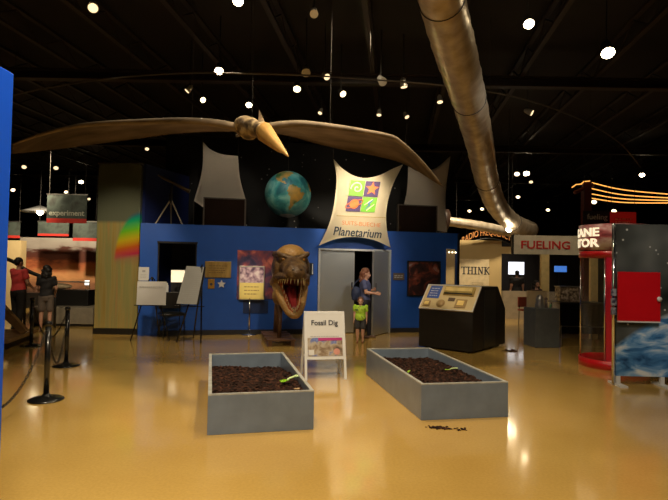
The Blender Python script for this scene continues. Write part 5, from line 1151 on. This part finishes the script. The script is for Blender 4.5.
# arched RADIO FREQUENCY letters above
a = atY(462, 240, 16.4); b_ = atY(511, 232, 16.4)
t = thing('arched_lettering', 'arched orange lit letters reading RADIO FREQUENCY above the cream wall', 'sign', ((a.x+b_.x)/2, 16.4, a.z-0.1))
bm = text_bm('RADIO FREQUENCY', 0.24, (b_.x-a.x)*1.0, 0.03)
W_ = (b_.x-a.x)
for v in bm.verts: u = v.co.x/W_; v.co.z += 0.22-0.9*u*u+0.10*u
mk('letters', bm, M('orange lit letters', (0.6, 0.25, 0.08), 0.5, emit=0.06, ecol=(1, 0.4, 0.1)), t)
bm = B(); tube(bm, [(W_*(i/16-0.5), 0.05, 0.16-0.9*(i/16-0.5)**2+0.1*(i/16-0.5)) for i in range(17)], 0.02, 8)
for x in (-W_*0.4, W_*0.4): cone(bm, (x, 0.05, 0.05), (x, 0.05, CZ-t.location.z-0.66), 0.006, seg=6)
mk('support_bar', bm, BLACK, t)
# FUELING fascia
YF = 13.5
c, ww, hh = yrect(513, 235.3, 600, 254, YF); hh = WH-c.z+0.02
a = atY(513, 245, YF).x; bz = atY(545, 254.5, YF).z
t = thing('fueling_sign', 'long cream overhead sign reading FUELING in red capitals', 'sign', (c.x, YF, 0))
bm = B(); box(bm, 0, 0, bz, ww, 0.10, 0.49); mk('fascia', bm, M('cream sign board', (0.50, 0.44, 0.33), 0.5), t)
x0 = atY(520.5, 245, YF).x-c.x; x1 = atY(569, 245, YF).x-c.x
mk('fueling_lettering', text_bm('FUELING', 0.21, x1-x0, 0.01, Matrix.Translation(((x0+x1)/2, -0.062, bz+0.14)), bold=0.018), REDTXT, t)
for pxa, pxb in ((540.5, 548.5), (590, 597)):
    xa = atY(pxa, 270, YF).x-c.x; xb = atY(pxb, 270, YF).x-c.x; bm = B(); box(bm, (xa+xb)/2, 0, 0, xb-xa, 0.10, bz); mk('post', bm, M('pale yellow post', (0.62, 0.46, 0.20), 0.5), t)
xa = atY(513, 270, YF).x-c.x; bm = B(); box(bm, xa-0.02, 0, bz, 0.04, 0.1, 0.5); mk('dark_edge', bm, BLACK, t)
light('SPOT', 'added_spot', (5.4, 10.8, 5.2), (5.5, 13.6, 1.9), 120, angle=42)  # added spot for the FUELING sign, without a fixture
# soffit beam left of it
c, ww, hh = yrect(501, 246.5, 514, 253.5, 15.8); bm = B(); box(bm, 0, 0, 0, 1.3, 0.15, hh)
struct(mk('trim_3', bm, CREAMW, loc=(c.x+0.35, 16.05, c.z)))
struct(wall_seg('wall_counter', 501.5, 560, 292, 16.4, M('grey beige counter wall', (0.30, 0.24, 0.16), 0.6), 0, 0.88))
struct(wall_seg('wall_gallery', 495, 640, 240, 21.0, M('dark gallery wall', (0.02, 0.018, 0.018), 0.6), 0, 2.6))
light('SPOT', 'added_spot', (6.5, 17.5, 5.0), (6.3, 19.5, 0.8), 120, angle=70)  # added spot inside the room behind the counter
c, ww, hh = yrect(508.5, 262, 524, 274.5, 19.5)
t = thing('projection_screen', 'glowing white screen in the dark room behind the cream wall', 'screen', (c.x, 19.5, 0))
bm = B(); box(bm, 0, 0, c.z, ww, 0.03, hh); mk('screen', bm, M('glowing white screen', (0.8, 0.85, 0.9), 0.5, emit=0.75, ecol=(0.85, 0.9, 1)), t)
bm = B(); box(bm, 0, 0.03, 0, 0.08, 0.04, c.z+0.1); box(bm, 0, 0.03, 0, 0.6, 0.4, 0.03); mk('stand', bm, BLACK, t)
c, ww, hh = yrect(554.5, 266, 566.5, 272, 18.5)
t = thing('monitor', 'small blue glowing monitor seen under the FUELING sign', 'monitor', (c.x, 18.5, 0))
bm = B(); box(bm, 0, 0, c.z, ww, 0.04, hh); mk('screen', bm, M('glowing blue screen', (0.05, 0.2, 0.6), 0.5, emit=0.35, ecol=(0.08, 0.25, 0.8)), t)
bm = B(); box(bm, 0, 0.03, 0, 0.08, 0.04, c.z+0.1); box(bm, 0, 0.03, 0, 0.4, 0.3, 0.03); mk('stand', bm, BLACK, t)
DK = M('silhouette clothes', (0.012, 0.011, 0.012), 0.8)  # near-black colour stands for visitors seen as silhouettes
person('dark silhouette of a visitor before the glowing white screen', (atY(517, 270, 18.2).x, 18.2, 0), PI, 1.50, dict(), dict(shirt=DK, legs=DK, shoes=DK, hair=HAIRD), bulk=1.3, voxel=0.015, hair='short')
person('dark-haired visitor behind the grey pedestal, right of the pale yellow post', (atY(541.5, 270, 12.9).x-0.12, 12.9, 0), 0.4, 1.28, dict(), dict(shirt=M('brown top', (0.06, 0.025, 0.02), 0.8), legs=DK, shoes=DK, hair=HAIRD), bulk=1.0, voxel=0.014)
c = atZ(526, 325, 0); chair((c.x+0.05, c.y, 0), 0.45, 'red-brown chair left of the grey pedestal', M('red brown plastic', (0.24, 0.05, 0.03), 0.5), 0.9)
# grey pedestal with model case
gf = atZ(547, 348, 0); ww = atZ(559, 348, 0).x-atZ(534.5, 348, 0).x
t = thing('display_pedestal', 'grey pedestal under the clear case, right of the black kiosk', 'pedestal', (gf.x-0.02, gf.y+0.25, 0), 0.12)
PH = 0.79
bm = B(); box(bm, 0, 0, 0.0, ww, 0.5, PH, bevel=0.008); mk('body', bm, M('mid grey laminate', (0.085, 0.095, 0.10), 0.5), t)
t2 = thing('acrylic_case', 'clear acrylic case with tan back panel on the grey pedestal', 'case', (gf.x-0.02, gf.y+0.25, PH+0.001), 0.12)
bm = B()
for s in (-1, 1): box(bm, s*(ww/2-0.03), 0, 0, 0.006, 0.40, 0.34)
box(bm, 0, -0.197, 0, ww-0.066, 0.006, 0.34); mk('panes', bm, GLASS, t2)
bm = B(); box(bm, 0, 0.18, 0, ww-0.07, 0.02, 0.34); mk('back_panel', bm, M('tan backing', (0.45, 0.32, 0.15), 0.6), t2)
t3 = thing('engine_model', 'small silver and brown machine model inside the clear case', 'model', (gf.x-0.02, gf.y+0.22, PH+0.002), 0.12)
bm = B(); lathe(bm, [(0.09, 0.0), (0.10, 0.05), (0.07, 0.12), (0.08, 0.17), (0.05, 0.25), (0.02, 0.27)], (-0.05, 0, 0), 20); mk('housing', bm, STEEL, t3, True)
bm = B(); cone(bm, (0.09, 0, 0), (0.09, 0, 0.17), 0.035, 0.025); ell(bm, (0.09, 0, 0.18), 0.035); mk('cylinder', bm, M('brown enamel', (0.10, 0.04, 0.02), 0.3), t3, True)
bm = B(); cap(bm, (0.15, -0.06, 0.02), 0.02, (0.16, -0.06, 0.07), 0.015); mk('valve', bm, M('green enamel', (0.05, 0.3, 0.08), 0.3), t3, True)
# black draped table behind the booth
ga = atZ(562, 336, 0); gb = atZ(602, 336, 0)
t = thing('draped_table', 'table under a black cloth behind the glass booth', 'table', ((ga.x+gb.x)/2, ga.y+0.35, 0))
wt = gb.x-ga.x+0.1
bm = B(); box(bm, 0, 0, 0.76, wt, 0.7, 0.04); mk('tabletop', bm, BLACK, t)
bm = B(); n = 60; r0 = []
for z in (0.06, 0.76):
    row = []
    for i in range(n+1):
        x = -wt/2+wt*i/n; row.append(bm.verts.new((x, -0.36-0.015*math.sin(i*1.1)*(1 if z < 0.5 else 0.2), z)))
    r0.append(row)
for i in range(n): bm.faces.new((r0[0][i], r0[0][i+1], r0[1][i+1], r0[1][i]))
bmesh.ops.solidify(bm, geom=bm.faces[:], thickness=0.006); mk('cloth', bm, M('black table cloth', (0.010, 0.009, 0.009), 0.9), t, True)
for sx in (-1, 1):
    for sy in (-1, 1):
        bm = B(); cone(bm, (sx*wt*0.45, sy*0.28, 0), (sx*wt*0.45, sy*0.28, 0.76), 0.02, seg=8); mk('leg', bm, BLKMETAL, t)
bm = B(); cone(bm, (-wt/2, -0.42, 0.24), (wt/2, -0.42, 0.24), 0.012, seg=8)
for sx in (-1, 1): cone(bm, (sx*wt/2, -0.42, 0), (sx*wt/2, -0.42, 0.24), 0.012, seg=8)
mk('foot_rail', bm, ALU, t)
t2 = thing('exhibit_box', 'speckled brown and silver box on the black draped table', 'box', (t.location.x-wt*0.18, t.location.y, 0.801))
bm = B(); box(bm, 0, 0, 0, 0.55, 0.3, 0.36, bevel=0.01); mk('case', bm, ramp_mat('speckled foil', [(0.35, (0.06, 0.035, 0.02)), (0.5, (0.30, 0.22, 0.14)), (0.62, (0.6, 0.5, 0.4))], 14, 0.3, 4), t2)
bm = B(); box(bm, 0, 0, 0.36, 0.58, 0.32, 0.02); mk('lid', bm, ALU, t2)

# ---- glass hurricane booth
BR = 0.53; bc = Vector((4.69, 8.72, 0))
t = thing('simulator_booth', 'round glass booth with red rings and lit HURRICANE SIMULATOR lettering', 'booth', bc)
def ring(z0, h, r0, r1, mat, nm, par=t):
    bm = B(); seg = 64; prof = [(r1, z0), (r0, z0), (r0, z0+h), (r1, z0+h)]
    rings = [[bm.verts.new((r*math.cos(2*PI*k/seg), r*math.sin(2*PI*k/seg), z)) for k in range(seg)] for r, z in prof]
    for i in range(4):
        a, b_ = rings[i], rings[(i+1) % 4]
        for k in range(seg): bm.faces.new((a[k], a[(k+1) % seg], b_[(k+1) % seg], b_[k]))
    return mk(nm, bm, mat, par, True)
ring(0.0, 0.14, BR, BR-0.05, RED, 'base_ring'); ring(1.80, 0.10, BR, BR-0.05, RED, 'top_ring')
dm = ramp_mat('stormy pink cloud print', [(0.3, (0.16, 0.02, 0.03)), (0.42, (0.42, 0.08, 0.09)), (0.52, (0.55, 0.28, 0.28)), (0.65, (0.75, 0.60, 0.56))], 3.4, 0.4, 6, (1, 1, 2))
dr = ring(1.92, 0.42, BR, BR-0.03, dm, 'sign_drum')
bm = B(); cone(bm, (0, 0, 2.33), (0, 0, 2.345), BR-0.005, seg=48); mk('drum_lid', bm, BLACK, t)
def wrap(bm, a_end, R0):      # right end of text at angle a_end (0 = facing the viewer, negative = left)
    xs = max(v.co.x for v in bm.verts)
    for v in bm.verts:
        th = a_end + (v.co.x-xs)/R0; r = R0 - v.co.y; v.co = Vector((r*math.sin(th), -r*math.cos(th), v.co.z))
    return bm
LIT = M('lit white letters', (1, 0.92, 0.7), 0.5, emit=0.4, ecol=(1, 0.88, 0.6))  # emission stands for light reaching the letters from below
for s_, z in (('HURRICANE', 2.14), ('SIMULATOR', 1.965)):
    for dz in (0,):
        b2 = text_bm(s_, 0.145, 1.34, 0.008, Matrix.Translation((0, 0, z)), bold=0.03); mk('lit_lettering', wrap(b2, -0.88, BR+0.008), LIT, dr)
GL = GLASS
for (a0_, a1_) in ((-2.9, -1.95), (-1.90, -0.74), (0.25, 1.4), (1.45, 2.7)):
    bm = B(); n = 20; rows = []
    for z in (0.14, 1.80):
        rows.append([bm.verts.new(((BR-0.03)*math.sin(a0_+(a1_-a0_)*i/n), -(BR-0.03)*math.cos(a0_+(a1_-a0_)*i/n), z)) for i in range(n+1)])
    for i in range(n): bm.faces.new((rows[0][i], rows[0][i+1], rows[1][i+1], rows[1][i]))
    bmesh.ops.solidify(bm, geom=bm.faces[:], thickness=0.008); mk('glass_panel', bm, GL, t, True)
for a_ in (-0.58, 2.80):
    bm = B(); box(bm, 0, 0, 0.14, 0.11, 0.05, 1.66); bm.transform(Matrix.Translation(((BR-0.03)*math.sin(a_), -(BR-0.03)*math.cos(a_), 0)) @ Matrix.Rotation(a_, 4, 'Z')); mk('door_post', bm, RED, t)
for a_ in (-1.92, -0.74, 1.42):
    bm = B(); cone(bm, ((BR-0.03)*math.sin(a_), -(BR-0.03)*math.cos(a_), 0.14), ((BR-0.03)*math.sin(a_), -(BR-0.03)*math.cos(a_), 1.80), 0.012, seg=10); mk('chrome_strip', bm, CHROME, t, True)
light('SPOT', 'added_spot', (3.4, 6.2, 5.2), (4.4, 8.4, 1.4), 90, angle=28)  # added spot on the booth, no fixture
# ---- space banner wall
a = atZ(616, 385, 0); YB = a.y
x0 = atY(613.5, 300, YB).x; x1 = x0+1.35
def earth_mat():
    m, nt, b = NT('printed view of Earth from space'); b.inputs['Roughness'].default_value = 0.22
    tc = N(nt, 'ShaderNodeTexCoord')
    d = N(nt, 'ShaderNodeVectorMath', operation='DISTANCE'); d.inputs[1].default_value = (1.9, 0, -1.6); nt.links.new(tc.outputs['Object'], d.inputs[0])
    lim = N(nt, 'ShaderNodeMapRange'); lim.inputs[1].default_value = 2.80; lim.inputs[2].default_value = 2.87; lim.inputs[3].default_value = 1; lim.inputs[4].default_value = 0; nt.links.new(d.outputs['Value'], lim.inputs[0])
    nz = N(nt, 'ShaderNodeTexNoise'); nz.inputs['Scale'].default_value = 3.2; nz.inputs['Detail'].default_value = 8; nz.inputs['Distortion'].default_value = 0.8
    mp = N(nt, 'ShaderNodeMapping'); mp.inputs['Rotation'].default_value = (0, 0.6, 0); mp.inputs['Scale'].default_value = (0.8, 1, 2.2); nt.links.new(tc.outputs['Object'], mp.inputs[0]); nt.links.new(mp.outputs[0], nz.inputs['Vector'])
    er = N(nt, 'ShaderNodeValToRGB'); st = [(0.32, (0.015, 0.06, 0.17)), (0.45, (0.06, 0.20, 0.46)), (0.55, (0.22, 0.40, 0.66)), (0.68, (0.65, 0.72, 0.78))]
    while len(er.color_ramp.elements) < 4: er.color_ramp.elements.new(0.5)
    for e, (p, c) in zip(er.color_ramp.elements, st): e.position = p; e.color = (*c, 1)
    nt.links.new(nz.outputs['Fac'], er.inputs['Fac'])
    vo = N(nt, 'ShaderNodeTexVoronoi'); vo.inputs['Scale'].default_value = 7; nt.links.new(tc.outputs['Object'], vo.inputs['Vector'])
    st2 = N(nt, 'ShaderNodeValToRGB'); st2.color_ramp.elements[0].position = 0.05; st2.color_ramp.elements[0].color = (0.5, 0.5, 0.5, 1); st2.color_ramp.elements[1].position = 0.13; st2.color_ramp.elements[1].color = (0, 0, 0, 1); nt.links.new(vo.outputs['Distance'], st2.inputs['Fac'])
    n2 = N(nt, 'ShaderNodeTexNoise'); n2.inputs['Scale'].default_value = 1.3; nt.links.new(tc.outputs['Object'], n2.inputs['Vector'])
    sk = N(nt, 'ShaderNodeValToRGB'); sk.color_ramp.elements[0].position = 0.35; sk.color_ramp.elements[0].color = (0.008, 0.014, 0.014, 1); sk.color_ramp.elements[1].position = 0.75; sk.color_ramp.elements[1].color = (0.15, 0.16, 0.155, 1); nt.links.new(n2.outputs['Fac'], sk.inputs['Fac'])
    ad = N(nt, 'ShaderNodeMix', data_type='RGBA', blend_type='ADD'); ad.inputs[0].default_value = 1; nt.links.new(sk.outputs['Color'], ad.inputs[6]); nt.links.new(st2.outputs['Color'], ad.inputs[7])
    mx = N(nt, 'ShaderNodeMix', data_type='RGBA'); nt.links.new(lim.outputs[0], mx.inputs[0]); nt.links.new(ad.outputs[2], mx.inputs[6]); nt.links.new(er.outputs['Color'], mx.inputs[7])
    nt.links.new(mx.outputs[2], b.inputs['Base Color']); return m
zt = atY(640, 224.5, YB).z; zb_ = atY(640, 376, YB).z
t = thing('space_display_wall', 'free-standing printed wall showing stars above blue planet Earth', 'display wall', (x0, YB, 0), math.radians(-2))
bm = B(); box(bm, 0.03+0.66, 0, zb_, 1.32, 0.04, zt-zb_); mk('print_panel', bm, earth_mat(), t)
bm = B(); cone(bm, (0.0, 0, 0.02), (0.0, 0, zt+0.01), 0.022, seg=16); mk('end_post', bm, CHROME, t, True)
for x in (0.06, 0.66):
    bm = B(); box(bm, x, 0, 0, 0.05, 0.05, zb_); box(bm, x, 0, 0, 0.10, 0.36, 0.025); mk('foot', bm, WHITEP, t)
xa = atY(619, 295, YB).x-x0; xb = atY(660, 295, YB).x-x0; z1 = atY(640, 272, YB).z; z0 = atY(640, 322, YB).z
t2 = thing('red_panel', 'square glossy red panel mounted on the starry display wall', 'panel', (x0+(xa+xb)/2-0.055, YB-0.075, z0), math.radians(-2))
bm = B(); box(bm, 0, 0, 0.02, xb-xa, 0.03, z1-z0-0.02, bevel=0.003); mk('plate', bm, RED, t2); bm = B(); box(bm, 0, 0, 0, xb-xa, 0.035, 0.018); mk('bottom_edge', bm, WHITEP, t2)
bm = B(); cone(bm, ((xb-xa)/2-0.02, -0.017, (z1-z0)*0.47), ((xb-xa)/2-0.02, -0.035, (z1-z0)*0.47), 0.033, seg=20); mk('knob', bm, WHITEP, t2, True)
bm = B()
for k in range(3): box(bm, -(xb-xa)/2-0.055, 0, 0.10+k*0.13, 0.07, 0.02, 0.10)
mk('side_tabs', bm, ramp_mat('dark tab print', [(0.4, (0.02, 0.02, 0.05)), (0.6, (0.3, 0.3, 0.35))], 20, 0.4), t2)
light('SPOT', 'added_spot', (3.6, 3.8, 5.2), (4.7, 7.2, 1.5), 190, color=(1, 0.9, 0.75), angle=26)  # spot added to brighten the starry display wall
# ---- red and "fueling" banners
c, ww, hh = yrect(583, 211, 609, 226, 14.5); t = thing('hanging_banner', 'black hanging banner whose lettering ends in eling, above the glass booth', 'banner', c, 0, None)
bm = B(); box(bm, 0, 0, 0, ww, 0.015, hh); mk('print', bm, M('black banner', (0.015, 0.015, 0.015), 0.7), t)
mk('lettering', text_bm('fueling', None, ww*0.78, 0.012, Matrix.Translation((0.03, -0.014, hh*0.32))), EXPT, t)
for s in (-1, 1):
    bm = B(); cone(bm, (s*ww*0.45, 0, hh), (s*ww*0.45, 0, CZ-c.z-0.01), 0.006, seg=6); mk('suspension_wire', bm, WIRE, t)
c, ww, hh = yrect(610, 212, 636, 228, 14.0); t = thing('hanging_banner', 'bright red hanging banner just above the starry display wall', 'banner', c)
bm = B(); box(bm, 0, 0, 0, ww, 0.015, hh); mk('print', bm, M('bright red banner', (0.50, 0.01, 0.01), 0.6, emit=0.05, ecol=(0.8, 0.02, 0.01)), t)  # slight emission brightens the banner, which is no lamp
bm = B(); stroke_lines(bm, -ww*0.3, ww*0.35, hh*0.52, 0.03, -0.010, 2, 0.08, 9); mk('print_lines', bm, M('orange print', (0.75, 0.25, 0.1), 0.6), t)
for s in (-1, 1):
    bm = B(); cone(bm, (s*ww*0.45, 0, hh), (s*ww*0.45, 0, CZ-c.z-0.01), 0.006, seg=6); mk('suspension_wire', bm, WIRE, t)
# ---- rope light canopy
YC = 15.0; pc = atY(586, 265, YC)
t = thing('rope_light_canopy', 'dark red mast with four glowing orange rope lights sweeping right', 'light canopy', (pc.x, YC, 0))
MST = M('dark red mast', (0.10, 0.015, 0.010), 0.5)
zt_ = atY(586, 182, YC).z
bm = B(); box(bm, 0, 0, 0, 0.22, 0.22, zt_, bevel=0.01); mk('mast', bm, MST, t)
for (x_, y_) in ((573, 189), (592, 181)):
    p = atY(x_, y_, YC); bm = B(); cone(bm, (p.x-pc.x, -0.1, p.z-0.12), (0.02, 0, zt_-0.15), 0.06, 0.06, 12); mk('bracket', bm, MST, t)
ROPE = M('glowing orange rope light', (1, 0.45, 0.1), 0.4, emit=0.8, ecol=(1, 0.42, 0.08))
for i, (a_, m_, b2) in enumerate([((589, 182), (625, 190), (690, 196)), ((589, 188), (625, 195), (690, 199)), ((589, 193.5), (625, 199), (690, 201)), ((589, 198), (625, 202.5), (690, 203))]):
    P_ = [atY(a_[0], a_[1], YC), atY(m_[0], m_[1], YC-0.3), atY(b2[0], b2[1], YC-0.8)]
    bm = B(); tube(bm, catmull([p-Vector((pc.x, YC, 0)) for p in P_], 10), 0.014, 8); mk('rope_light', bm, ROPE, t, True)
bm = B(); tube(bm, [(atY(x_, y_, YC-0.15)-Vector((pc.x, YC, 0))) for x_, y_ in ((572, 187.5), (576, 184.5), (582, 184))], 0.014, 8); mk('rope_light', bm, ROPE, t, True)
bm = B(); tube(bm, [(atY(x_, y_, YC-0.15)-Vector((pc.x, YC, 0))) for x_, y_ in ((581, 184), (584, 181.5), (590, 181))], 0.014, 8); mk('rope_light', bm, ROPE, t, True)
p = atY(690, 200, YC-0.8); bm = B(); box(bm, p.x-pc.x, -0.8, 0, 0.15, 0.15, p.z+0.3); mk('far_mast', bm, MST, t)

# ================================================================== CEILING TRACK + LAMPS
TZ = 4.6
tp = [atZ(x, y, TZ) for x, y in ((-30, 108), (14, 95), (70, 84), (130, 76.5), (190, 73), (250, 73.5), (310, 75.5), (370, 79.5), (430, 84), (490, 92), (540, 104), (590, 124), (622, 145), (641, 168))]
base = tp[6].copy(); t = thing('curved_track', 'thin curved ceiling track arcing across the hall above the pterosaur', 'track', base)
bm = B(); tube(bm, catmull([p-base for p in tp], 6), 0.014, 8); mk('rail', bm, M('grey track', (0.10, 0.085, 0.07), 0.5), t, True)
for i in (1, 3, 5, 7, 9, 11, 13):
    p = tp[i]-base; bm = B(); cone(bm, p, (p.x, p.y, CZ-TZ-0.01), 0.005, seg=6); mk('hanger_rod', bm, WIRE, t)
LENS = M('burning lamp lens', (1, 0.9, 0.7), 0.3, emit=16, ecol=(1, 0.80, 0.50)); LENSD = M('dim side-on lamp lens', (0.9, 0.8, 0.6), 0.3, emit=0.8, ecol=(1, 0.72, 0.40))
LENSM = M('warm lamp lens', (1, 0.85, 0.6), 0.3, emit=2.6, ecol=(1, 0.76, 0.42))
CANM = M('black lamp housing', (0.02, 0.018, 0.015), 0.4); CANS = M('silver lamp housing', (0.45, 0.42, 0.36), 0.4, 0.5)
def lamp(px, py, r, label, kind='bright', z=4.9, aim=None, silver=False, power=0, group=None):
    p = atZ(px, py, z); t = thing('ceiling_spotlight', label, 'spotlight', p, 0, group)
    aim = Vector(aim) if aim is not None else Vector((p.x*0.8, p.y-3.5, 0.0)); d = (aim-p).normalized()
    bm = B(); cone(bm, d*0.0, -d*r*2.4, r*1.12, r*0.8, 20); cone(bm, -d*r*2.4, -d*r*3.0, r*0.8, r*0.35, 16); mk('housing', bm, CANS if silver else CANM, t, False)
    if kind != 'off':
        bm = B(); cone(bm, d*0.001, d*0.008, r, r*0.97, 20); mk('lens', bm, {'bright': LENS, 'mid': LENSM, 'dim': LENSD}[kind], t)
    q = -d*r*1.6; bm = B(); cone(bm, q, (q.x, q.y, CZ-p.z-0.01), 0.010, seg=8); mk('stem', bm, CANM, t)
    if power: light('SPOT', 'lamp_light', p+d*0.03, aim, power, angle=70, parent=t)
    return t
lamp(219, 71, 0.070, 'bright spotlight on the track left of centre, above the pterosaur body', power=60)
lamp(238, 1, 0.065, 'bright spotlight at the very top edge, left of centre', power=40)
lamp(608, 53, 0.095, 'brightest ceiling spotlight, upper right', power=60)
lamp(529, 24, 0.068, 'bright spotlight at the top right of the gold duct', power=40)
lamp(249, 105, 0.06, 'bright spotlight directly above the pterosaur crest', power=0)
lamp(642, 175, 0.08, 'bright spotlight above the rope lights at the far right', power=0)
side = lambda px: None
lamp(203, 100, 0.055, 'warm tilted spotlight just above the left wing root', 'mid', aim=(2.5, 4, 0))
lamp(297, 89, 0.07, 'flat warm spotlight right of the pterosaur head, below the track', 'mid')
lamp(343, 94, 0.06, 'tilted warm spotlight below the middle of the track', 'mid', aim=(3.5, 5, 0))
lamp(327, 77, 0.055, 'tan angled spotlight clipped to the middle of the track', 'dim', aim=(2.5, 5, 1), silver=True)
lamp(93, 8, 0.06, 'narrow warm spotlight near the top left corner', 'dim', aim=(-1, 2, 0), silver=True)
lamp(187, 91, 0.05, 'small dim spotlight left of the tilted one above the left wing', 'dim', silver=True, aim=(-7, 9, 0))
lamp(147, 149, 0.05, 'narrow pale spotlight above the foil column behind the left wing', 'dim', z=4.6, silver=True)
lamp(532, 113, 0.06, 'silver can spotlight right of the gold duct', 'dim', silver=True, aim=(8, 9, 2.5))
lamp(404, 87, 0.06, 'small grey hanging spotlight left of the gold duct', 'dim', silver=True, aim=(2.0, 9.5, 0))
lamp(440, 102, 0.055, 'small hanging spotlight touching the left side of the gold duct', 'dim', silver=True, aim=(2.2, 9, 0))
lamp(320, 113, 0.045, 'tiny dim spotlight above the planetarium sail, left', 'dim', silver=True, aim=(-2, 9, 0))
lamp(379, 115, 0.05, 'small flat spotlight above the right wing, left one of two', 'dim', silver=True, aim=(0.5, 10, 0))
lamp(407, 117, 0.05, 'small flat spotlight above the right wing, right one of two', 'dim', silver=True, aim=(4, 9, 0))
lamp(306, 73, 0.07, 'unlit grey stage lamp on the track, left of middle', 'off', silver=True, aim=(0, 4, 0))
lamp(383, 82, 0.07, 'unlit grey stage lamp on the track, right of middle', 'off', silver=True, aim=(3, 4, 0))
lamp(314, 14, 0.05, 'unlit grey stage lamp near the top edge, middle', 'off', silver=True, aim=(0, 2, 0))
# far lamps
for (x, y, r, k, lab) in [(81, 182, 0.09, 'bright', 'bright far spotlight left of the foil column'), (13, 190, 0.09, 'mid', 'far spotlight beside the top half of the blue panel'), (66, 192, 0.08, 'mid', 'far tilted spotlight right above the experiment banner'),
        (24, 167, 0.08, 'dim', 'narrow dim far spotlight near the blue panel, upper left'), (56, 168, 0.08, 'dim', 'narrow far spotlight under the left wing'), (89, 199, 0.08, 'dim', 'small far spotlight between experiment banner and foil column'),
        (517, 174, 0.09, 'mid', 'far spotlight right of the gold duct, left of a close pair'), (526.5, 173.5, 0.10, 'bright', 'far spotlight right of the gold duct, right of a close pair'), (518, 197, 0.09, 'mid', 'small far spotlight under the close pair'),
        (548, 210, 0.10, 'mid', 'far spotlight above the FUELING sign'), (594, 202, 0.12, 'mid', 'far spotlight between the mast and the red banner'), (614, 211, 0.12, 'mid', 'far spotlight just above the red banner'),
        (482, 209, 0.10, 'mid', 'far spotlight left of the lower duct bend'), (469.5, 211, 0.10, 'mid', 'far spotlight above the horizontal duct, left of another'),
        (507, 205, 0.08, 'mid', 'far spotlight touching the right side of the lower duct bend'), (472, 234, 0.10, 'mid', 'far spotlight under the horizontal duct'), (531, 182, 0.07, 'dim', 'tiny far spotlight right of the close pair')]:
    lamp(x, y, r, lab, k, z=4.9 if y < 215 else 4.0, group='far ceiling spotlights')
# strong lamp close to the duct joint
p = atY(509, 229, 13.9); t = thing('ceiling_spotlight', 'glaring lamp at the joint of the two gold ducts', 'spotlight', p)
bm = B(); cone(bm, (0, 0.0, 0), (0, 0.12, 0.05), 0.09, 0.06, 18); mk('housing', bm, CANM, t); bm = B(); cone(bm, (0, -0.001, 0), (0, -0.012, -0.003), 0.085, 0.08, 20); mk('lens', bm, LENS, t)
bm = B(); cone(bm, (0, 0.06, 0.06), (0, 0.06, CZ-p.z-0.01), 0.01, seg=8); mk('stem', bm, CANM, t)
light('POINT', 'lamp_light', p+Vector((0, -0.25, -0.02)), p, 6, parent=t)
